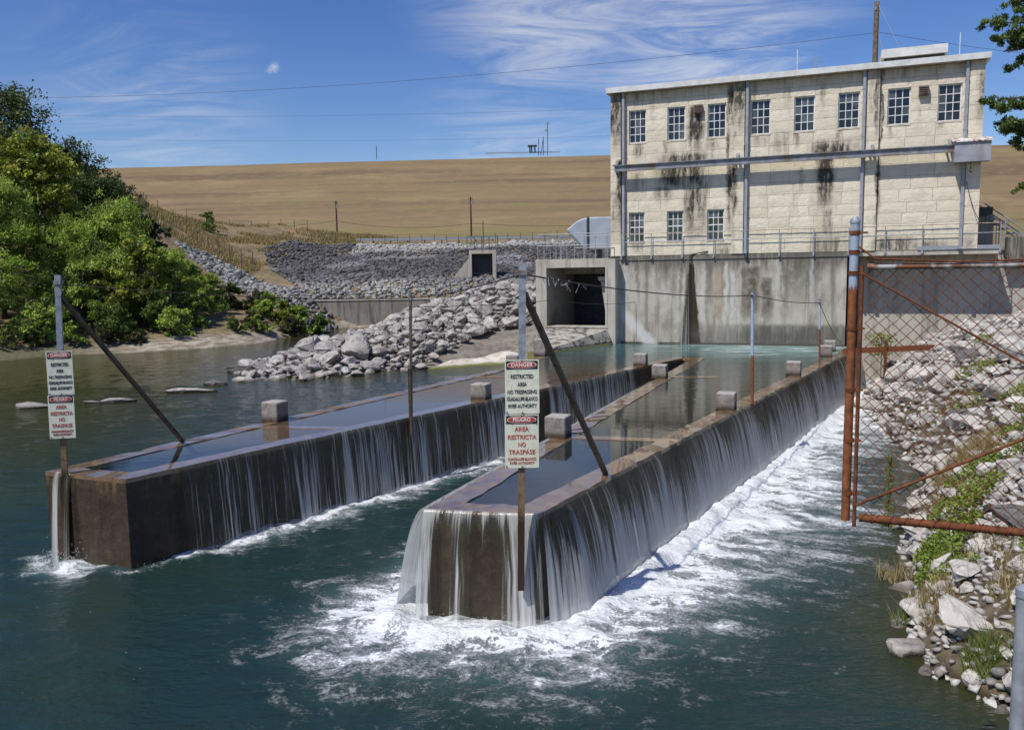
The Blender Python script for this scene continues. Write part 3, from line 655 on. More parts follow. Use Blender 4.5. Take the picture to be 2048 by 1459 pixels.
# cross ties just awash between the two walls of each finger
for (a, b) in (((.95, 13.5), (2.55, 13.1)), ((4.0, 20.9), (5.2, 20.7)), ((-4.8, 14.9), (-2.9, 14.6)), ((-1.1, 21.4), (.6, 21.5))):
    inset_seg(a, b, -.26, -.006, M['crest'], 'cross_tie')
BLOCKS = [(-4.5, 15.5, .36), (-.68, 17.75, .33), (.75, 13.55, .35), (3.66, 23.45, .33), (3.72, 20.7, .33), (4.16, 15.95, .32), (7.15, 20.9, .33), (9.50, 24.95, .33), (10.25, 26.6, .33), (.05, 23.95, .30)]
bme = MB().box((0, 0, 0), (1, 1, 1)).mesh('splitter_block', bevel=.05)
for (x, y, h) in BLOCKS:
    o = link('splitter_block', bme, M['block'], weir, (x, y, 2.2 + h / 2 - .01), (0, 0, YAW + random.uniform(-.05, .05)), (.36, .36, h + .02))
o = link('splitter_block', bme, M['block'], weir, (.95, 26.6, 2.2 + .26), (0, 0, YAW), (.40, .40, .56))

# ------------------------------------------------------------------ water
def pool_mat():
    m, n = mat('pool_water'); p = n.pos(); x, y, z = n.sep(p); t, _, _ = facade_coords(n)
    dn = n.vmath('DOT_PRODUCT', n.vmath('SUBTRACT', p, tuple(P0)), tuple(NV))
    big = n.noise(n.vscale(p, (.5, .9, 1)), 1.0, 4, .6)
    aer = n.math('MULTIPLY', n.rng(n.math('ADD', dn, n.math('MULTIPLY', n.math('SUBTRACT', big, .5), 3.0)), 6.2, .4), n.rng(t, .5, 5.0, .35, 1.0))
    side = n.math('SUBTRACT', n.math('MULTIPLY', n.math('SUBTRACT', y, 11.07), 10.5), n.math('MULTIPLY', n.math('ADD', x, 5.3), 14.03)); lf = n.math('MULTIPLY', n.rng(side, -2, 4), n.rng(n.math('ADD', y, n.math('MULTIPLY', big, 2.0)), 13.6, 15.2)); c = n.mix(n.rng(dn, 12.0, 3.5), n.mix(lf, n.mix(n.rng(y, 12, 15), (.012, .016, .016), (.034, .034, .022)), (.095, .064, .034)), (.022, .055, .052)); c = n.mix(aer, c, n.mix(n.rng(t, 2.5, 5.0), (.12, .25, .23), (.27, .42, .38)))
    st = n.noise(n.comb(n.math('MULTIPLY', t, .7), n.math('MULTIPLY', dn, 3.2)), 1.0, 6, .66, .4)
    fo = n.math('MULTIPLY', n.rng(st, .50, .64), n.rng(aer, .15, .8)); c = n.mix(n.math('MULTIPLY', fo, .8), c, (.62, .72, .70))
    rip = n.math('ADD', n.math('MULTIPLY', n.noise(n.vscale(p, (2.2, 4.0, 1)), 1.0, 4, .55), 1.0), n.math('MULTIPLY', n.noise(n.vscale(p, (7, 11, 1)), 1.0, 3, .5), .35))
    turb = n.rng(dn, 15.0, 1.5, .03, .55, smooth=False)
    b = n.n.new('ShaderNodeBump'); b.inputs['Distance'].default_value = .05; n.put(b.inputs['Strength'], turb); n.put(b.inputs['Height'], rip)
    n.out(n.bsdf(c, n.math('ADD', n.math('MULTIPLY', fo, .4), .03), spec=.5, normal=b.outputs[0], ior=1.33)); return m
mb = MB(); mid = [((a[0] * .75 + b[0] * .25), (a[1] * .75 + b[1] * .25)) for a, b in zip(OUTER, INNER)]
poly = mid[:4] + mid[4:] + [(1.1, 28.6), (3.75, 31.1), (11.6, 28.05)]
bm = bmesh.new(); vs = [bm.verts.new((p[0], p[1], -.014)) for p in poly]; fc = bm.faces.new(vs)
bmesh.ops.triangulate(bm, faces=[fc]); me = bpy.data.meshes.new('pool_water'); bm.to_mesh(me); bm.free()
if me.polygons[0].normal.z < 0: me.flip_normals()
tag(link('pool_water', me, pool_mat()), 'raised turquoise tailrace pool water inside the weir', 'water', kind='structure')

# tailwater river with foam field
def river_mat():
    m, n = mat('river_water'); p = n.pos(); x, y, z = n.sep(p); env = n.attr('foam'); fl = n.attr('flow', 'Vector'); s, d, _ = n.sep(fl)
    wr = n.noise(p, 1.4, 4, .6, 0, 'Color'); wv = n.vmath('SCALE', n.vmath('SUBTRACT', wr, (.5, .5, .5))); wv.node.inputs['Scale'].default_value = .5
    fv = n.vmath('ADD', n.comb(n.math('MULTIPLY', s, 3.4), n.math('MULTIPLY', d, .95), .3), wv)
    st = n.noise(fv, 1.0, 8, .66, .5); pv = n.noise(n.vmath('ADD', n.vscale(p, (1, 1.5, 1)), wv), 2.2, 9, .70, .45); fine = n.noise(p, 26, 4, .65)
    mixn = n.math('ADD', n.math('ADD', n.math('MULTIPLY', st, n.attr('strk')), n.math('MULTIPLY', pv, n.math('SUBTRACT', .78, n.attr('strk')))), n.math('MULTIPLY', fine, .22))
    lev = n.math('ADD', env, n.math('MULTIPLY', n.math('SUBTRACT', mixn, .5), 4.0))
    foam = n.math('MULTIPLY', n.rng(lev, .24, .84), n.rng(env, .02, .2)); foam = n.math('MAXIMUM', foam, n.rng(env, .80, 1.02, 0, .9))
    # scattered bubbles and glints
    vo = n.voro(n.vmath('ADD', p, n.vmath('SCALE', wv)), 9.0); bub = n.math('MULTIPLY', n.rng(vo, .085, .04), n.math('MULTIPLY', n.rng(pv, .50, .62), n.attr('bub')))
    foam = n.math('MAXIMUM', foam, n.math('MULTIPLY', bub, .9))
    shal = n.attr('shallow')
    col = n.mix(shal, n.mix(n.rng(n.noise(p, .35, 3, .6), .4, .65), (.013, .033, .032), (.017, .036, .027)), (.036, .036, .010))
    milky = n.rng(env, .1, .9); col = n.mix(n.math('MULTIPLY', milky, .75), col, (.10, .19, .19))
    r1 = n.noise(n.vscale(p, (1.5, 3.4, 1)), 1.0, 5, .6, .3); r2 = n.noise(n.vscale(p, (6, 11, 1)), 1.0, 4, .6, .3); r3 = n.noise(p, 26, 3, .6)
    hgt = n.math('ADD', n.math('ADD', r1, n.math('MULTIPLY', r2, .42)), n.math('MULTIPLY', r3, .10))
    hgt = n.math('ADD', hgt, n.math('MULTIPLY', foam, .8))
    b = n.n.new('ShaderNodeBump'); b.inputs['Distance'].default_value = .10
    n.put(b.inputs['Strength'], n.math('ADD', n.math('ADD', .42, n.math('MULTIPLY', env, .35)), n.math('MULTIPLY', n.attr('chop'), .42))); n.put(b.inputs['Height'], hgt)
    wat = n.bsdf(col, .045, spec=.5, normal=b.outputs[0], ior=1.33)
    fo = n.bsdf((.74, .77, .78), .6, spec=.3, normal=b.outputs[0]); fo.node.inputs['Subsurface Weight'].default_value = .0
    n.out(n.mixsh(n.math('MULTIPLY', foam, .96), wat, fo)); return m
xs = np.concatenate([np.linspace(-140, -22, 50), np.linspace(-21.6, -8.1, 70), np.arange(-8.0, 12.0, .055), np.linspace(12.2, 40, 16)])
ys = np.concatenate([np.linspace(-40, 4.5, 18), np.arange(4.6, 17.0, .055), np.arange(17.0, 30, .12), np.linspace(30.3, 70, 60)])
X, Y = np.meshgrid(xs, ys)
def outer_dist(pts):
    d, s, arc, ang = poly_sd(X, Y, pts); return d, s, arc + ang * .9
dR, sR, aR = outer_dist(RF); dL, sL, aL = outer_dist(LF[:4])
out_sign = -1.0 if seg_side(RF[0], RF[1], c_) < 0 else 1.0       # side of the polyline that faces the tailwater
lenR1 = math.dist(RF[0], RF[1]); lenRf = lenR1 + math.dist(RF[1], RF[2]); lenL1 = math.dist(LF[0], LF[1]); lenLf = lenL1 + math.dist(LF[1], LF[2])
arcR = np.where(True, aR, 0); big = fbm(P3(X * .55, Y * .55, 9.0), 4)
fR = np.clip((lenR1 - arcR) / 1.6, 0, 1); lR = np.clip((arcR - lenRf) / 1.2, 0, 1)
wR = np.where(arcR < lenR1, 1.55 * fR + .95 * (1 - fR), np.where(arcR < lenRf, .88, np.clip(1.12 - (arcR - lenRf) * .17, .35, 1.3)))
wR = wR * (.70 + 1.0 * big)
dd = np.maximum(dR - np.where(arcR < lenR1, .42, .45), 0); eR = np.exp(-(dd / wR) ** 1.5) * 1.02
strk = np.where(arcR < lenR1, .16 + .34 * fR, .16)
wL = np.where(aL < lenL1 - 1.0, .46, np.where(aL < lenLf, .14, .25)) * (.6 + .9 * big); eL = np.exp(-(np.maximum(dL - .15, 0) / wL) ** 1.5) * np.where(aL < lenL1 - .6, .92, .30)
patch = np.exp(-(((X + 6.25) / .55) ** 2 + ((Y - 11.2) / .42) ** 2)) * .95; eL = np.maximum(eL, patch)
chan = np.clip((aR - lenRf) / 2, 0, 1) * np.clip(1.6 - dR, 0, 1) * np.clip((Y - 11.5) / 3, 0, 1) * (dL < 6) * .42 * (.4 + 1.2 * big); eR = np.maximum(eR, chan)
env = np.maximum(eR, eL); useR = eR >= eL
flow = np.stack([np.where(useR, aR, aL + 40), np.where(useR, dR, dL), np.zeros_like(X)], -1)
sd_b, sb, _, _ = poly_sd(X, Y, EDGE)
shal = np.clip((Y - 14 - (X + 8) * .9) / 14, 0, 1) * np.clip((-1.0 - X) / 5, 0, 1) + np.clip(1 - sd_b / .9, 0, 1) * .9
chop = np.clip(1 - np.minimum(dR, 9) / 7, 0, 1) + .5 * np.clip((Y - 14) / 8, 0, 1) * np.clip((-X - 3) / 4, 0, 1) * np.clip((33 - Y) / 6, 0, 1)
bub = np.clip(np.exp(-((X + 4) / 4.0) ** 2 - ((Y - 9.3) / 1.8) ** 2) + np.exp(-(np.maximum(dR - 1.2, 0) / 1.6) ** 2) * .9, 0, 1)
hz = (fbm(P3(X * 1.3, Y * 2.2, 2.0), 4) - .45) * .075 + np.clip(env, 0, 1) * ((fbm(P3(X * 4.5, Y * 4.5, 5.0), 5) - .44) * .17 + (fbm(P3(X * 14, Y * 14, 8.0), 3) - .44) * .05)
hz += .085 * np.exp(-((dR - .46) / .17) ** 2) * (.5 + big)
hz *= np.clip(1.4 - np.hypot(X, Y - 10) / 30, 0.15, 1)
me = grid_mesh('river_water', X, Y, np.full_like(X, ZL) + hz)
add_attr(me, 'foam', np.clip(env, 0, 1.2)); add_attr(me, 'shallow', np.clip(shal, 0, 1)); add_attr(me, 'chop', np.clip(chop, 0, 1)); add_attr(me, 'bub', bub); add_attr(me, 'strk', strk); add_attr(me, 'flow', flow.reshape(-1, 3), 'FLOAT_VECTOR')
tag(link('river_water', me, river_mat()), 'dark teal river water with white foam below the weir', 'water', kind='structure')

# droplets thrown up where the curtains land
DR = []
for (a, b, o_, n_d, zmax) in ((RF[0], RF[1], .48, 1500, .22), (RF[1], RF[2], .34, 150, .10), (RF[2], (1.0, 14.2), .55, 700, .28), (LF[1], LF[0], .15, 400, .10), ((-6.0, 11.35), (-6.6, 11.6), .2, 260, .22)):
    a, b = Vector(a), Vector(b); e = (b - a).normalized(); nn_ = Vector((e.y, -e.x)) * (1 if a == Vector(LF[1]) else -1)
    for _ in range(n_d):
        f = random.random() ** (.5 if a == Vector(RF[0]) else 1); p = a + (b - a) * f + nn_ * (o_ + random.gauss(0, .16)); DR.append((p.x, p.y, ZL + .03 + abs(random.gauss(0, .45)) * zmax, random.uniform(.003, .008)))
DR = np.array(DR); tet = np.array([(1, 0, -.5), (-.5, .87, -.5), (-.5, -.87, -.5), (0, 0, 1.0)]); V = (DR[:, None, :3] + tet[None] * DR[:, 3][:, None, None]).reshape(-1, 3)
Fq = (np.array([(0, 1, 3), (1, 2, 3), (2, 0, 3), (0, 2, 1)])[None] + 4 * np.arange(len(DR))[:, None, None]).reshape(-1, 3)
M['spray'] = flat('spray_white', (.85, .87, .88), .3)
tag(link('water_spray', fast_mesh('water_spray', V, Fq, 3, True), M['spray']), 'white droplets splashing along the foot of the falls', 'spray', kind='stuff')

# falling water: curtains that leave the crest and arc down to the tailwater
def fall_mat():
    m, n = mat('falling_water'); uv = n.attr('flow', 'Vector'); s, tau, _ = n.sep(uv); den = n.attr('dens')
    jig = n.math('MULTIPLY', n.math('SUBTRACT', n.noise(n.comb(n.math('MULTIPLY', s, 3), n.math('MULTIPLY', tau, 1.2)), 1, 2), .5), .10)
    s2 = n.math('ADD', s, jig)
    a = n.noise(n.comb(n.math('MULTIPLY', s2, 30), n.math('MULTIPLY', tau, .8), .2), 1.0, 4, .62)
    b = n.noise(n.comb(n.math('MULTIPLY', s2, 7), n.math('MULTIPLY', tau, .5), 4.0), 1.0, 3, .6)
    c = n.noise(n.comb(n.math('MULTIPLY', s2, 75), n.math('MULTIPLY', tau, 2.5), 7.0), 1.0, 3, .6)
    v = n.math('ADD', n.math('ADD', n.math('MULTIPLY', a, .50), n.math('MULTIPLY', b, .34)), n.math('MULTIPLY', c, .16))
    lo = n.math('SUBTRACT', .74, n.math('MULTIPLY', den, .38)); lo = n.math('SUBTRACT', lo, n.math('MULTIPLY', n.math('MULTIPLY', tau, den), .10))
    al = n.rng(v, lo, n.math('ADD', lo, .15)); al = n.math('MULTIPLY', al, n.rng(den, .02, .10))
    white = n.bsdf(n.mix(n.rng(tau, 0, .7), (.56, .56, .51), (.86, .86, .84)), .22, spec=.6, normal=n.bump(v, .7, .03))
    white = n.mixsh(.42, white, n.simple('ShaderNodeBsdfTranslucent', (.80, .82, .80)))
    film = n.mixsh(.30, n.simple('ShaderNodeBsdfTransparent', (.85, .87, .84)), n.bsdf((.085, .085, .055), .10, spec=.7, normal=n.bump(v, .8, .04)))
    fm = n.rng(den, .35, .6); base = n.mixsh(fm, n.simple('ShaderNodeBsdfTransparent', (1, 1, 1)), film)
    n.out(n.mixsh(n.math('MULTIPLY', al, .86), base, white)); return m
M['fall'] = fall_mat()
def curtain(name, label, a, b, v0, densf, step=.018, rows=18, zt=.012, spread=0.0, hug=(0, 0), group='curtains of falling water'):
    a = Vector(a); b = Vector(b); L = (b - a).length; e = (b - a) / L; nrm = Vector((e.y, -e.x)) * (-1 if out_sign < 0 else 1)
    nn = max(8, int(L / step)); S = np.linspace(0, L, nn); T = np.linspace(0, 1, rows); SS, TT = np.meshgrid(S, T)
    H = -ZL + zt + .05; vv = v0 * (.80 + .4 * fbm(P3(SS * 1.5, TT * 0, 3.0), 3)); vv = vv * (1 - hug[0] * np.clip(1 - SS / .5, 0, 1)) * (1 - hug[1] * np.clip(1 - (L - SS) / .6, 0, 1)); tim = TT ** .75 * math.sqrt(2 * H / 9.81)
    ofs = .015 + vv * tim + (fbm(P3(SS * 26, TT * .8, 6.0), 2) - .4) * .05 * TT; zz_ = zt - 4.9 * tim ** 2; sp = spread * (SS / L - .5) * TT * 2
    px = a.x + e.x * (SS + sp) + nrm.x * ofs; py = a.y + e.y * (SS + sp) + nrm.y * ofs
    me = grid_mesh(name, px, py, zz_); add_attr(me, 'flow', np.stack([SS, TT, 0 * SS], -1).reshape(-1, 3), 'FLOAT_VECTOR'); add_attr(me, 'dens', np.clip(densf(SS, TT), 0, 1.2))
    o = link(name, me, M['fall']); return tag(o, label, 'waterfall', group)
curtain('waterfall', 'long glassy curtain falling over right wall of near weir finger', RF[0], RF[1], .74, lambda s, t: .47 + .46 * t - .20 * np.clip((s - lenR1 + .55) / .55, 0, 1) + .55 * (fbm(P3(s * 1.3, .3 * t, 4.0), 4) - .46) + .22 * np.exp(-((s - lenR1 + .06) / .06) ** 2), hug=(0, .62))
def dfront(s, t): return .58 + .45 * np.exp(-(t / .22) ** 2) + .30 * np.exp(-((s - .22) / .16) ** 2) + .9 * (fbm(P3(s * 4.5, .4 * t, 2.0), 3) - .46) - .05 * t + .25 * np.exp(-((s - 1.28) / .12) ** 2)
curtain('waterfall', 'thin broken trickles on blunt front end of near weir finger', RF[1], RF[2], .40, dfront, .010, spread=.10, hug=(.3, 0))
curtain('waterfall', 'bright curtain leaping off left wall of near weir finger', RF[2], RF[3], .95, lambda s, t: .86 + .3 * t + .3 * (fbm(P3(s * 2.5, .3 * t, 7.0), 3) - .46) - .4 * np.clip((s - 9) / 4, 0, 1))
def dleft(s, t):
    q = s / lenL1; base = np.where(q < .18, .26, np.where(q < .42, .74, np.where(q < .45, .30, np.where(q < .84, .62, .58)))) * np.where(q > .955, 0, 1)
    return base + (fbm(P3(s * 2.2, .2 * t, 1.0), 4) - .46) * .42 * (base < .65) * (base > .1)
curtain('waterfall', 'separate silvery streams down dark side of far weir finger', LF[0], LF[1], .30, dleft, .016)
curtain('waterfall', 'two narrow white jets beside the left sign post', LF[1], LF[2], .34, lambda s, t: .62 * np.exp(-((s - 1.02) / .10) ** 2) + .75 * np.exp(-((s - 1.24) / .09) ** 2), .012)

# ------------------------------------------------------------------ powerhouse
ph = empty('powerhouse', tuple(fp(6, 0, 3.18)), YAW, 'cream stone block powerhouse with stained walls above concrete base', 'building')
phm = Matrix.Translation(fp(6, 0, 3.18)) @ Matrix.Rotation(YAW, 4, 'Z')
def L3(t, o, z): return (t - 6, -o, z - 3.18)          # facade (t, out, z) -> powerhouse local
WINS = [(.66, 1.28, 7.22, 8.36), (2.05, 2.67, 7.22, 8.36), (3.45, 4.07, 7.22, 8.36), (4.90, 5.54, 7.22, 8.36), (6.31, 6.96, 7.22, 8.36), (7.69, 8.34, 7.22, 8.36), (9.18, 9.85, 7.22, 8.36), (10.64, 11.31, 7.22, 8.36),
        (.66, 1.23, 3.69, 4.75), (2.05, 2.63, 3.69, 4.75), (3.47, 4.05, 3.69, 4.75)]
PIL = [(.0, .38), (4.32, 4.71), (8.56, 8.94), (11.5, 11.92)]
def cells(t0, t1, z0, z1, holes):
    ts = sorted({t0, t1, *[h[0] for h in holes if t0 < h[0] < t1], *[h[1] for h in holes if t0 < h[1] < t1]}); zs = sorted({z0, z1, *[h[2] for h in holes if z0 < h[2] < z1], *[h[3] for h in holes if z0 < h[3] < z1]})
    for i in range(len(ts) - 1):
        for j in range(len(zs) - 1):
            tc, zc = (ts[i] + ts[i + 1]) / 2, (zs[j] + zs[j + 1]) / 2
            if not any(h[0] < tc < h[1] and h[2] < zc < h[3] for h in holes): yield ts[i], ts[i + 1], zs[j], zs[j + 1]
mb = MB()
for (a, b, c, d) in cells(.02, 11.9, 3.18, 9.0, WINS): mb.bbox(L3(a, -.055, c), L3(b, -.40, d))
mb.bbox(L3(.02, -.40, 3.18), L3(.42, -8, 9.0)); mb.bbox(L3(11.5, -.40, 3.18), L3(11.9, -8, 9.0)); mb.bbox(L3(.42, -7.6, 3.18), L3(11.5, -8, 9.0))
mb.build('wall_core', M['mortar'], ph)
# rock-faced blocks laid in courses
def block_mesh(seed):
    nx, nz = 5, 3; V = []; F_ = []; rg = np.random.default_rng(seed)
    for j in range(nz + 1):
        for i in range(nx + 1):
            e = (i in (0, nx)) or (j in (0, nz)); V.append((i / nx - .5, -.0 if e else -(.35 + .65 * rg.random()), j / nz - .5))
    for j in range(nz):
        for i in range(nx): q = j * (nx + 1) + i; F_.append((q, q + 1, q + nx + 2, q + nx + 1))
    nf = len(V); ring = [i for i in range(nx + 1)] + [(j + 1) * (nx + 1) - 1 for j in range(1, nz + 1)] + [nz * (nx + 1) + i for i in range(nx - 1, -1, -1)] + [j * (nx + 1) for j in range(nz - 1, 0, -1)]
    for k in ring: V.append((V[k][0], 6.0, V[k][2]))
    for k in range(len(ring)): k2 = (k + 1) % len(ring); F_.append((ring[k], nf + k, nf + k2, ring[k2]))
    me = bpy.data.meshes.new('stone_block'); me.from_pydata(V, [], F_); me.materials.append(M['stone']); bm = bmesh.new(); bm.from_mesh(me); bmesh.ops.recalc_face_normals(bm, faces=bm.faces); bm.to_mesh(me); bm.free()
    return me
BM = [block_mesh(i) for i in range(7)]
def lay(t0, t1, z0, z1, out, g=.008, depth=.010):
    o = link('stone_block', random.choice(BM), None, ph, L3((t0 + t1) / 2, out, (z0 + z1) / 2), (0, 0, 0), ((t1 - t0) - g, depth, (z1 - z0) - g)); return o
def courses(z0, z1, n): return [z0 + (z1 - z0) * k / n for k in range(n + 1)]
rowsz = courses(3.19, 3.69, 1)[:-1] + courses(3.69, 4.75, 3)[:-1] + courses(4.75, 7.22, 6)[:-1] + courses(7.22, 8.36, 3)[:-1] + courses(8.36, 8.98, 2)
bays = [(.38, 4.32), (4.71, 8.56), (8.94, 11.5)]
for (b0, b1) in bays:
    for k in range(len(rowsz) - 1):
        z0, z1 = rowsz[k], rowsz[k + 1]; zc = (z0 + z1) / 2; cuts = [(h[0], h[1]) for h in WINS if h[2] < zc < h[3] and b0 < h[0] < b1]; a = b0; spans = []
        for (c, d) in cuts: spans.append((a, c)); a = d
        spans.append((a, b1))
        for (c, d) in spans:
            L = d - c; n = max(1, round(L / (.84 if L > 1.5 else .62))); w0 = [random.uniform(.8, 1.2) for _ in range(n)]; sm = sum(w0); q = c
            for wv in w0: lay(q, q + L * wv / sm, z0, z1, 0.0); q += L * wv / sm
for (p0, p1) in PIL:
    zs = courses(3.19, 8.98, 13)
    for k in range(13): lay(p0, p1, zs[k], zs[k + 1], .10, depth=.010)
    mb = MB().bbox(L3(p0 + .012, -.054, 3.18), L3(p1 - .012, .06, 8.99)); mb.build('pilaster_core', M['mortar'], ph)
# windows
for (a, b, c, d) in WINS:
    W_, H_ = b - a, d - c; mb = MB(); f = .035; y0, y1 = L3(0, -.07, 0)[1], L3(0, -.13, 0)[1]
    def lb(x0, z0, x1, z1, ya=y0, yb=y1): mb.bbox((x0, ya, z0), (x1, yb, z1))
    lb(0, 0, W_, f); lb(0, H_ - f, W_, H_); lb(0, f, f, H_ - f); lb(W_ - f, f, W_, H_ - f)
    win = mb.build('window', M['white'], ph, loc=(a - 6, 0, c - 3.18)); mu = MB(); g = .012
    iw, ih = (W_ - 2 * f), (H_ - 2 * f)
    for i in (1, 2): x = f + iw * i / 3; mu.bbox((x - g, y0 + .010, f), (x + g, y1 - .012, H_ - f))
    for j in (1, 2, 3):
        z = f + ih * j / 4; gg = g * (1.6 if j == 2 and d < 6 else 1)
        for i in range(3): mu.bbox((f + iw * i / 3 + (g if i else 0), y0 + .008, z - gg), (f + iw * (i + 1) / 3 - (g if i < 2 else 0), y1 - .014, z + gg))
    mu.build('muntin', M['white'], win)
    pm = MB().bbox((0, 0, 0), (iw / 3 - .004, .006, ih / 4 - .004)).mesh('pane')
    for i in range(3):
        for j in range(4): link('pane', pm, M['glass'], win, (f + iw * i / 3 + .002, y0 + .025, f + ih * j / 4 + .002), (random.uniform(-.012, .012), 0, random.uniform(-.012, .012)))
    MB().bbox((-.02, y0 - .085, -.05), (W_ + .02, y1, 0)).build('sill', M['mortar'], win)
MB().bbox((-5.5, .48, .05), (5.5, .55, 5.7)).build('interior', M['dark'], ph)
# roof, fascia, downspouts, crane beam and rusty box
r_o = MB().bbox(L3(-.06, .26, 8.99), L3(11.98, -8.2, 9.06)).build('roof', M['mortar'], ph)
MB().bbox(L3(-.08, .30, 8.985), L3(12.0, .262, 9.17)).bbox(L3(12.002, .30, 8.985), L3(12.04, -8.2, 9.17)).bbox(L3(-.12, .30, 8.985), L3(-.082, -8.2, 9.17)).build('fascia', M['fascia'], r_o)
for t in (.48, 4.79, 8.47, 11.43):
    mb = MB().bbox(L3(t - .045, .07, 3.25), L3(t + .045, .16, 8.98)); mb.bbox(L3(t - .06, .065, 3.19), L3(t + .06, .24, 3.248)); d = mb.build('downspout', M['spout'], ph)
    for z in (4.6, 6.9, 8.4): MB().bbox(L3(t - .058, .03, z), L3(t + .058, .165, z + .04)).build('strap', M['galv'], d)
mb = MB(); mb.bbox(L3(.22, .30, 6.40), L3(11.1, .46, 6.425)).bbox(L3(.22, .365, 6.225), L3(11.1, .39, 6.40)).bbox(L3(.22, .30, 6.20), L3(11.1, .46, 6.225))
bo = mb.build('crane_beam', M['beam'], ph)
for t in (.28, 4.5, 8.75, 11.0): MB().bar(L3(t, .08, 6.62), L3(t, .38, 6.43), .09, .03).bar(L3(t - .12, .10, 6.44), L3(t - .12, .37, 6.44), .06, .03).build('bracket', M['beam'], bo)
def rust_streak_mat():
    m, n = mat('rust_streaked_sheet'); p = n.pos(); t, z, _ = facade_coords(n); v = n.noise(n.comb(n.math('MULTIPLY', t, 14), n.math('MULTIPLY', z, .9)), 1, 5, .6)
    c = n.mix(n.rng(n.noise(p, 3, 4), .4, .7), (.36, .37, .40), (.26, .26, .28)); k = n.math('MULTIPLY', n.rng(v, .50, .60), n.math('MULTIPLY', n.rng(z, 5.9, 6.35), n.rng(t, 11.45, 11.75)))
    c = n.mix(k, c, n.mix(v, (.30, .09, .02), (.42, .24, .05))); n.out(n.bsdf(c, .5, .25, .4)); return m
M['ruststreak'] = rust_streak_mat(); M['rustroof'] = noisy('rusty_sheet_top', (.60, .59, .57), (.22, .07, .04), .7, 5, bump=.2, lo=.50, hi=.58)
hb = MB().quad8([L3(11.10, .05, 5.88), L3(11.10, .62, 5.86), L3(12.10, .62, 5.86), L3(12.10, .05, 5.88), L3(11.10, .05, 6.62), L3(11.10, .62, 6.46), L3(12.10, .62, 6.46), L3(12.10, .05, 6.62)]).build('hoist_box', M['ruststreak'], ph)
MB().quad8([L3(11.04, .05, 6.63), L3(11.04, .68, 6.455), L3(12.16, .68, 6.455), L3(12.16, .05, 6.63), L3(11.04, .05, 6.66), L3(11.04, .68, 6.485), L3(12.16, .68, 6.485), L3(12.16, .05, 6.66)]).build('box_lid', M['rustroof'], hb)
MB().tube([L3(11.6, .35, 5.86), L3(11.6, .35, 5.66), L3(11.56, .35, 5.60), L3(11.6, .35, 5.55), L3(11.64, .35, 5.58)], .018, 6).build('hook', M['rust'], hb)
for (t, z, m_) in ((2.99, 8.06, 'wood'), (10.07, 8.05, 'wood')):
    v = MB().bbox(L3(t, .0, z), L3(t + .29, .17, z + .29)).build('vent_box', M[m_], ph)
    for k in range(4): MB().bar(L3(t + .02, .18, z + .05 + k * .065), L3(t + .27, .18, z + .05 + k * .065), .03, .012).build('slat', M[m_], v)
# roof-top things
o = empty('roof_hatch', tuple(fp(10.0, -2, 9.06)), YAW, 'low grey metal housing standing on the powerhouse roof', 'roof unit')
MB().bbox((-.9, -.6, 0), (.92, .6, .55)).build('body', M['darkmetal'], o); MB().bbox((-1.0, -.72, .56), (1.0, .72, .84)).build('cap', M['fascia'], o)
o = empty('whip_antenna', tuple(fp(6.35, -.5, 9.06)), 0, 'thin white whip antenna left of the little mast', 'antenna', 'aerials on the roof'); MB().tube([(0, 0, 0), (0, 0, .95)], .012, 5).build('mast', M['white'], o); MB().box((0, 0, .03), (.1, .1, .06)).build('foot', M['galv'], o)
o = empty('whip_antenna', tuple(fp(11.25, -.5, 9.06)), 0, 'thin white whip antenna at right end of roof', 'antenna', 'aerials on the roof'); MB().tube([(0, 0, 0), (0, 0, .95)], .012, 5).build('mast', M['white'], o); MB().box((0, 0, .03), (.1, .1, .06)).build('foot', M['galv'], o)
o = empty('lattice_mast', tuple(fp(6.95, -1.2, 9.06)), 0, 'small grey lattice mast on the powerhouse roof', 'antenna', 'aerials on the roof')
for (x, y) in ((-.1, -.06), (.1, -.06), (0, .1)): MB().tube([(x, y, 0), (x, y, .75)], .010, 5).build('leg', M['galv'], o)
mb = MB()
for k in range(5): mb.tube([(-.1, -.06, k * .14 + .05), (.1, -.06, k * .14 + .12), (0, .1, k * .14 + .19)], .007, 4)
mb.build('lacing', M['galv'], o)

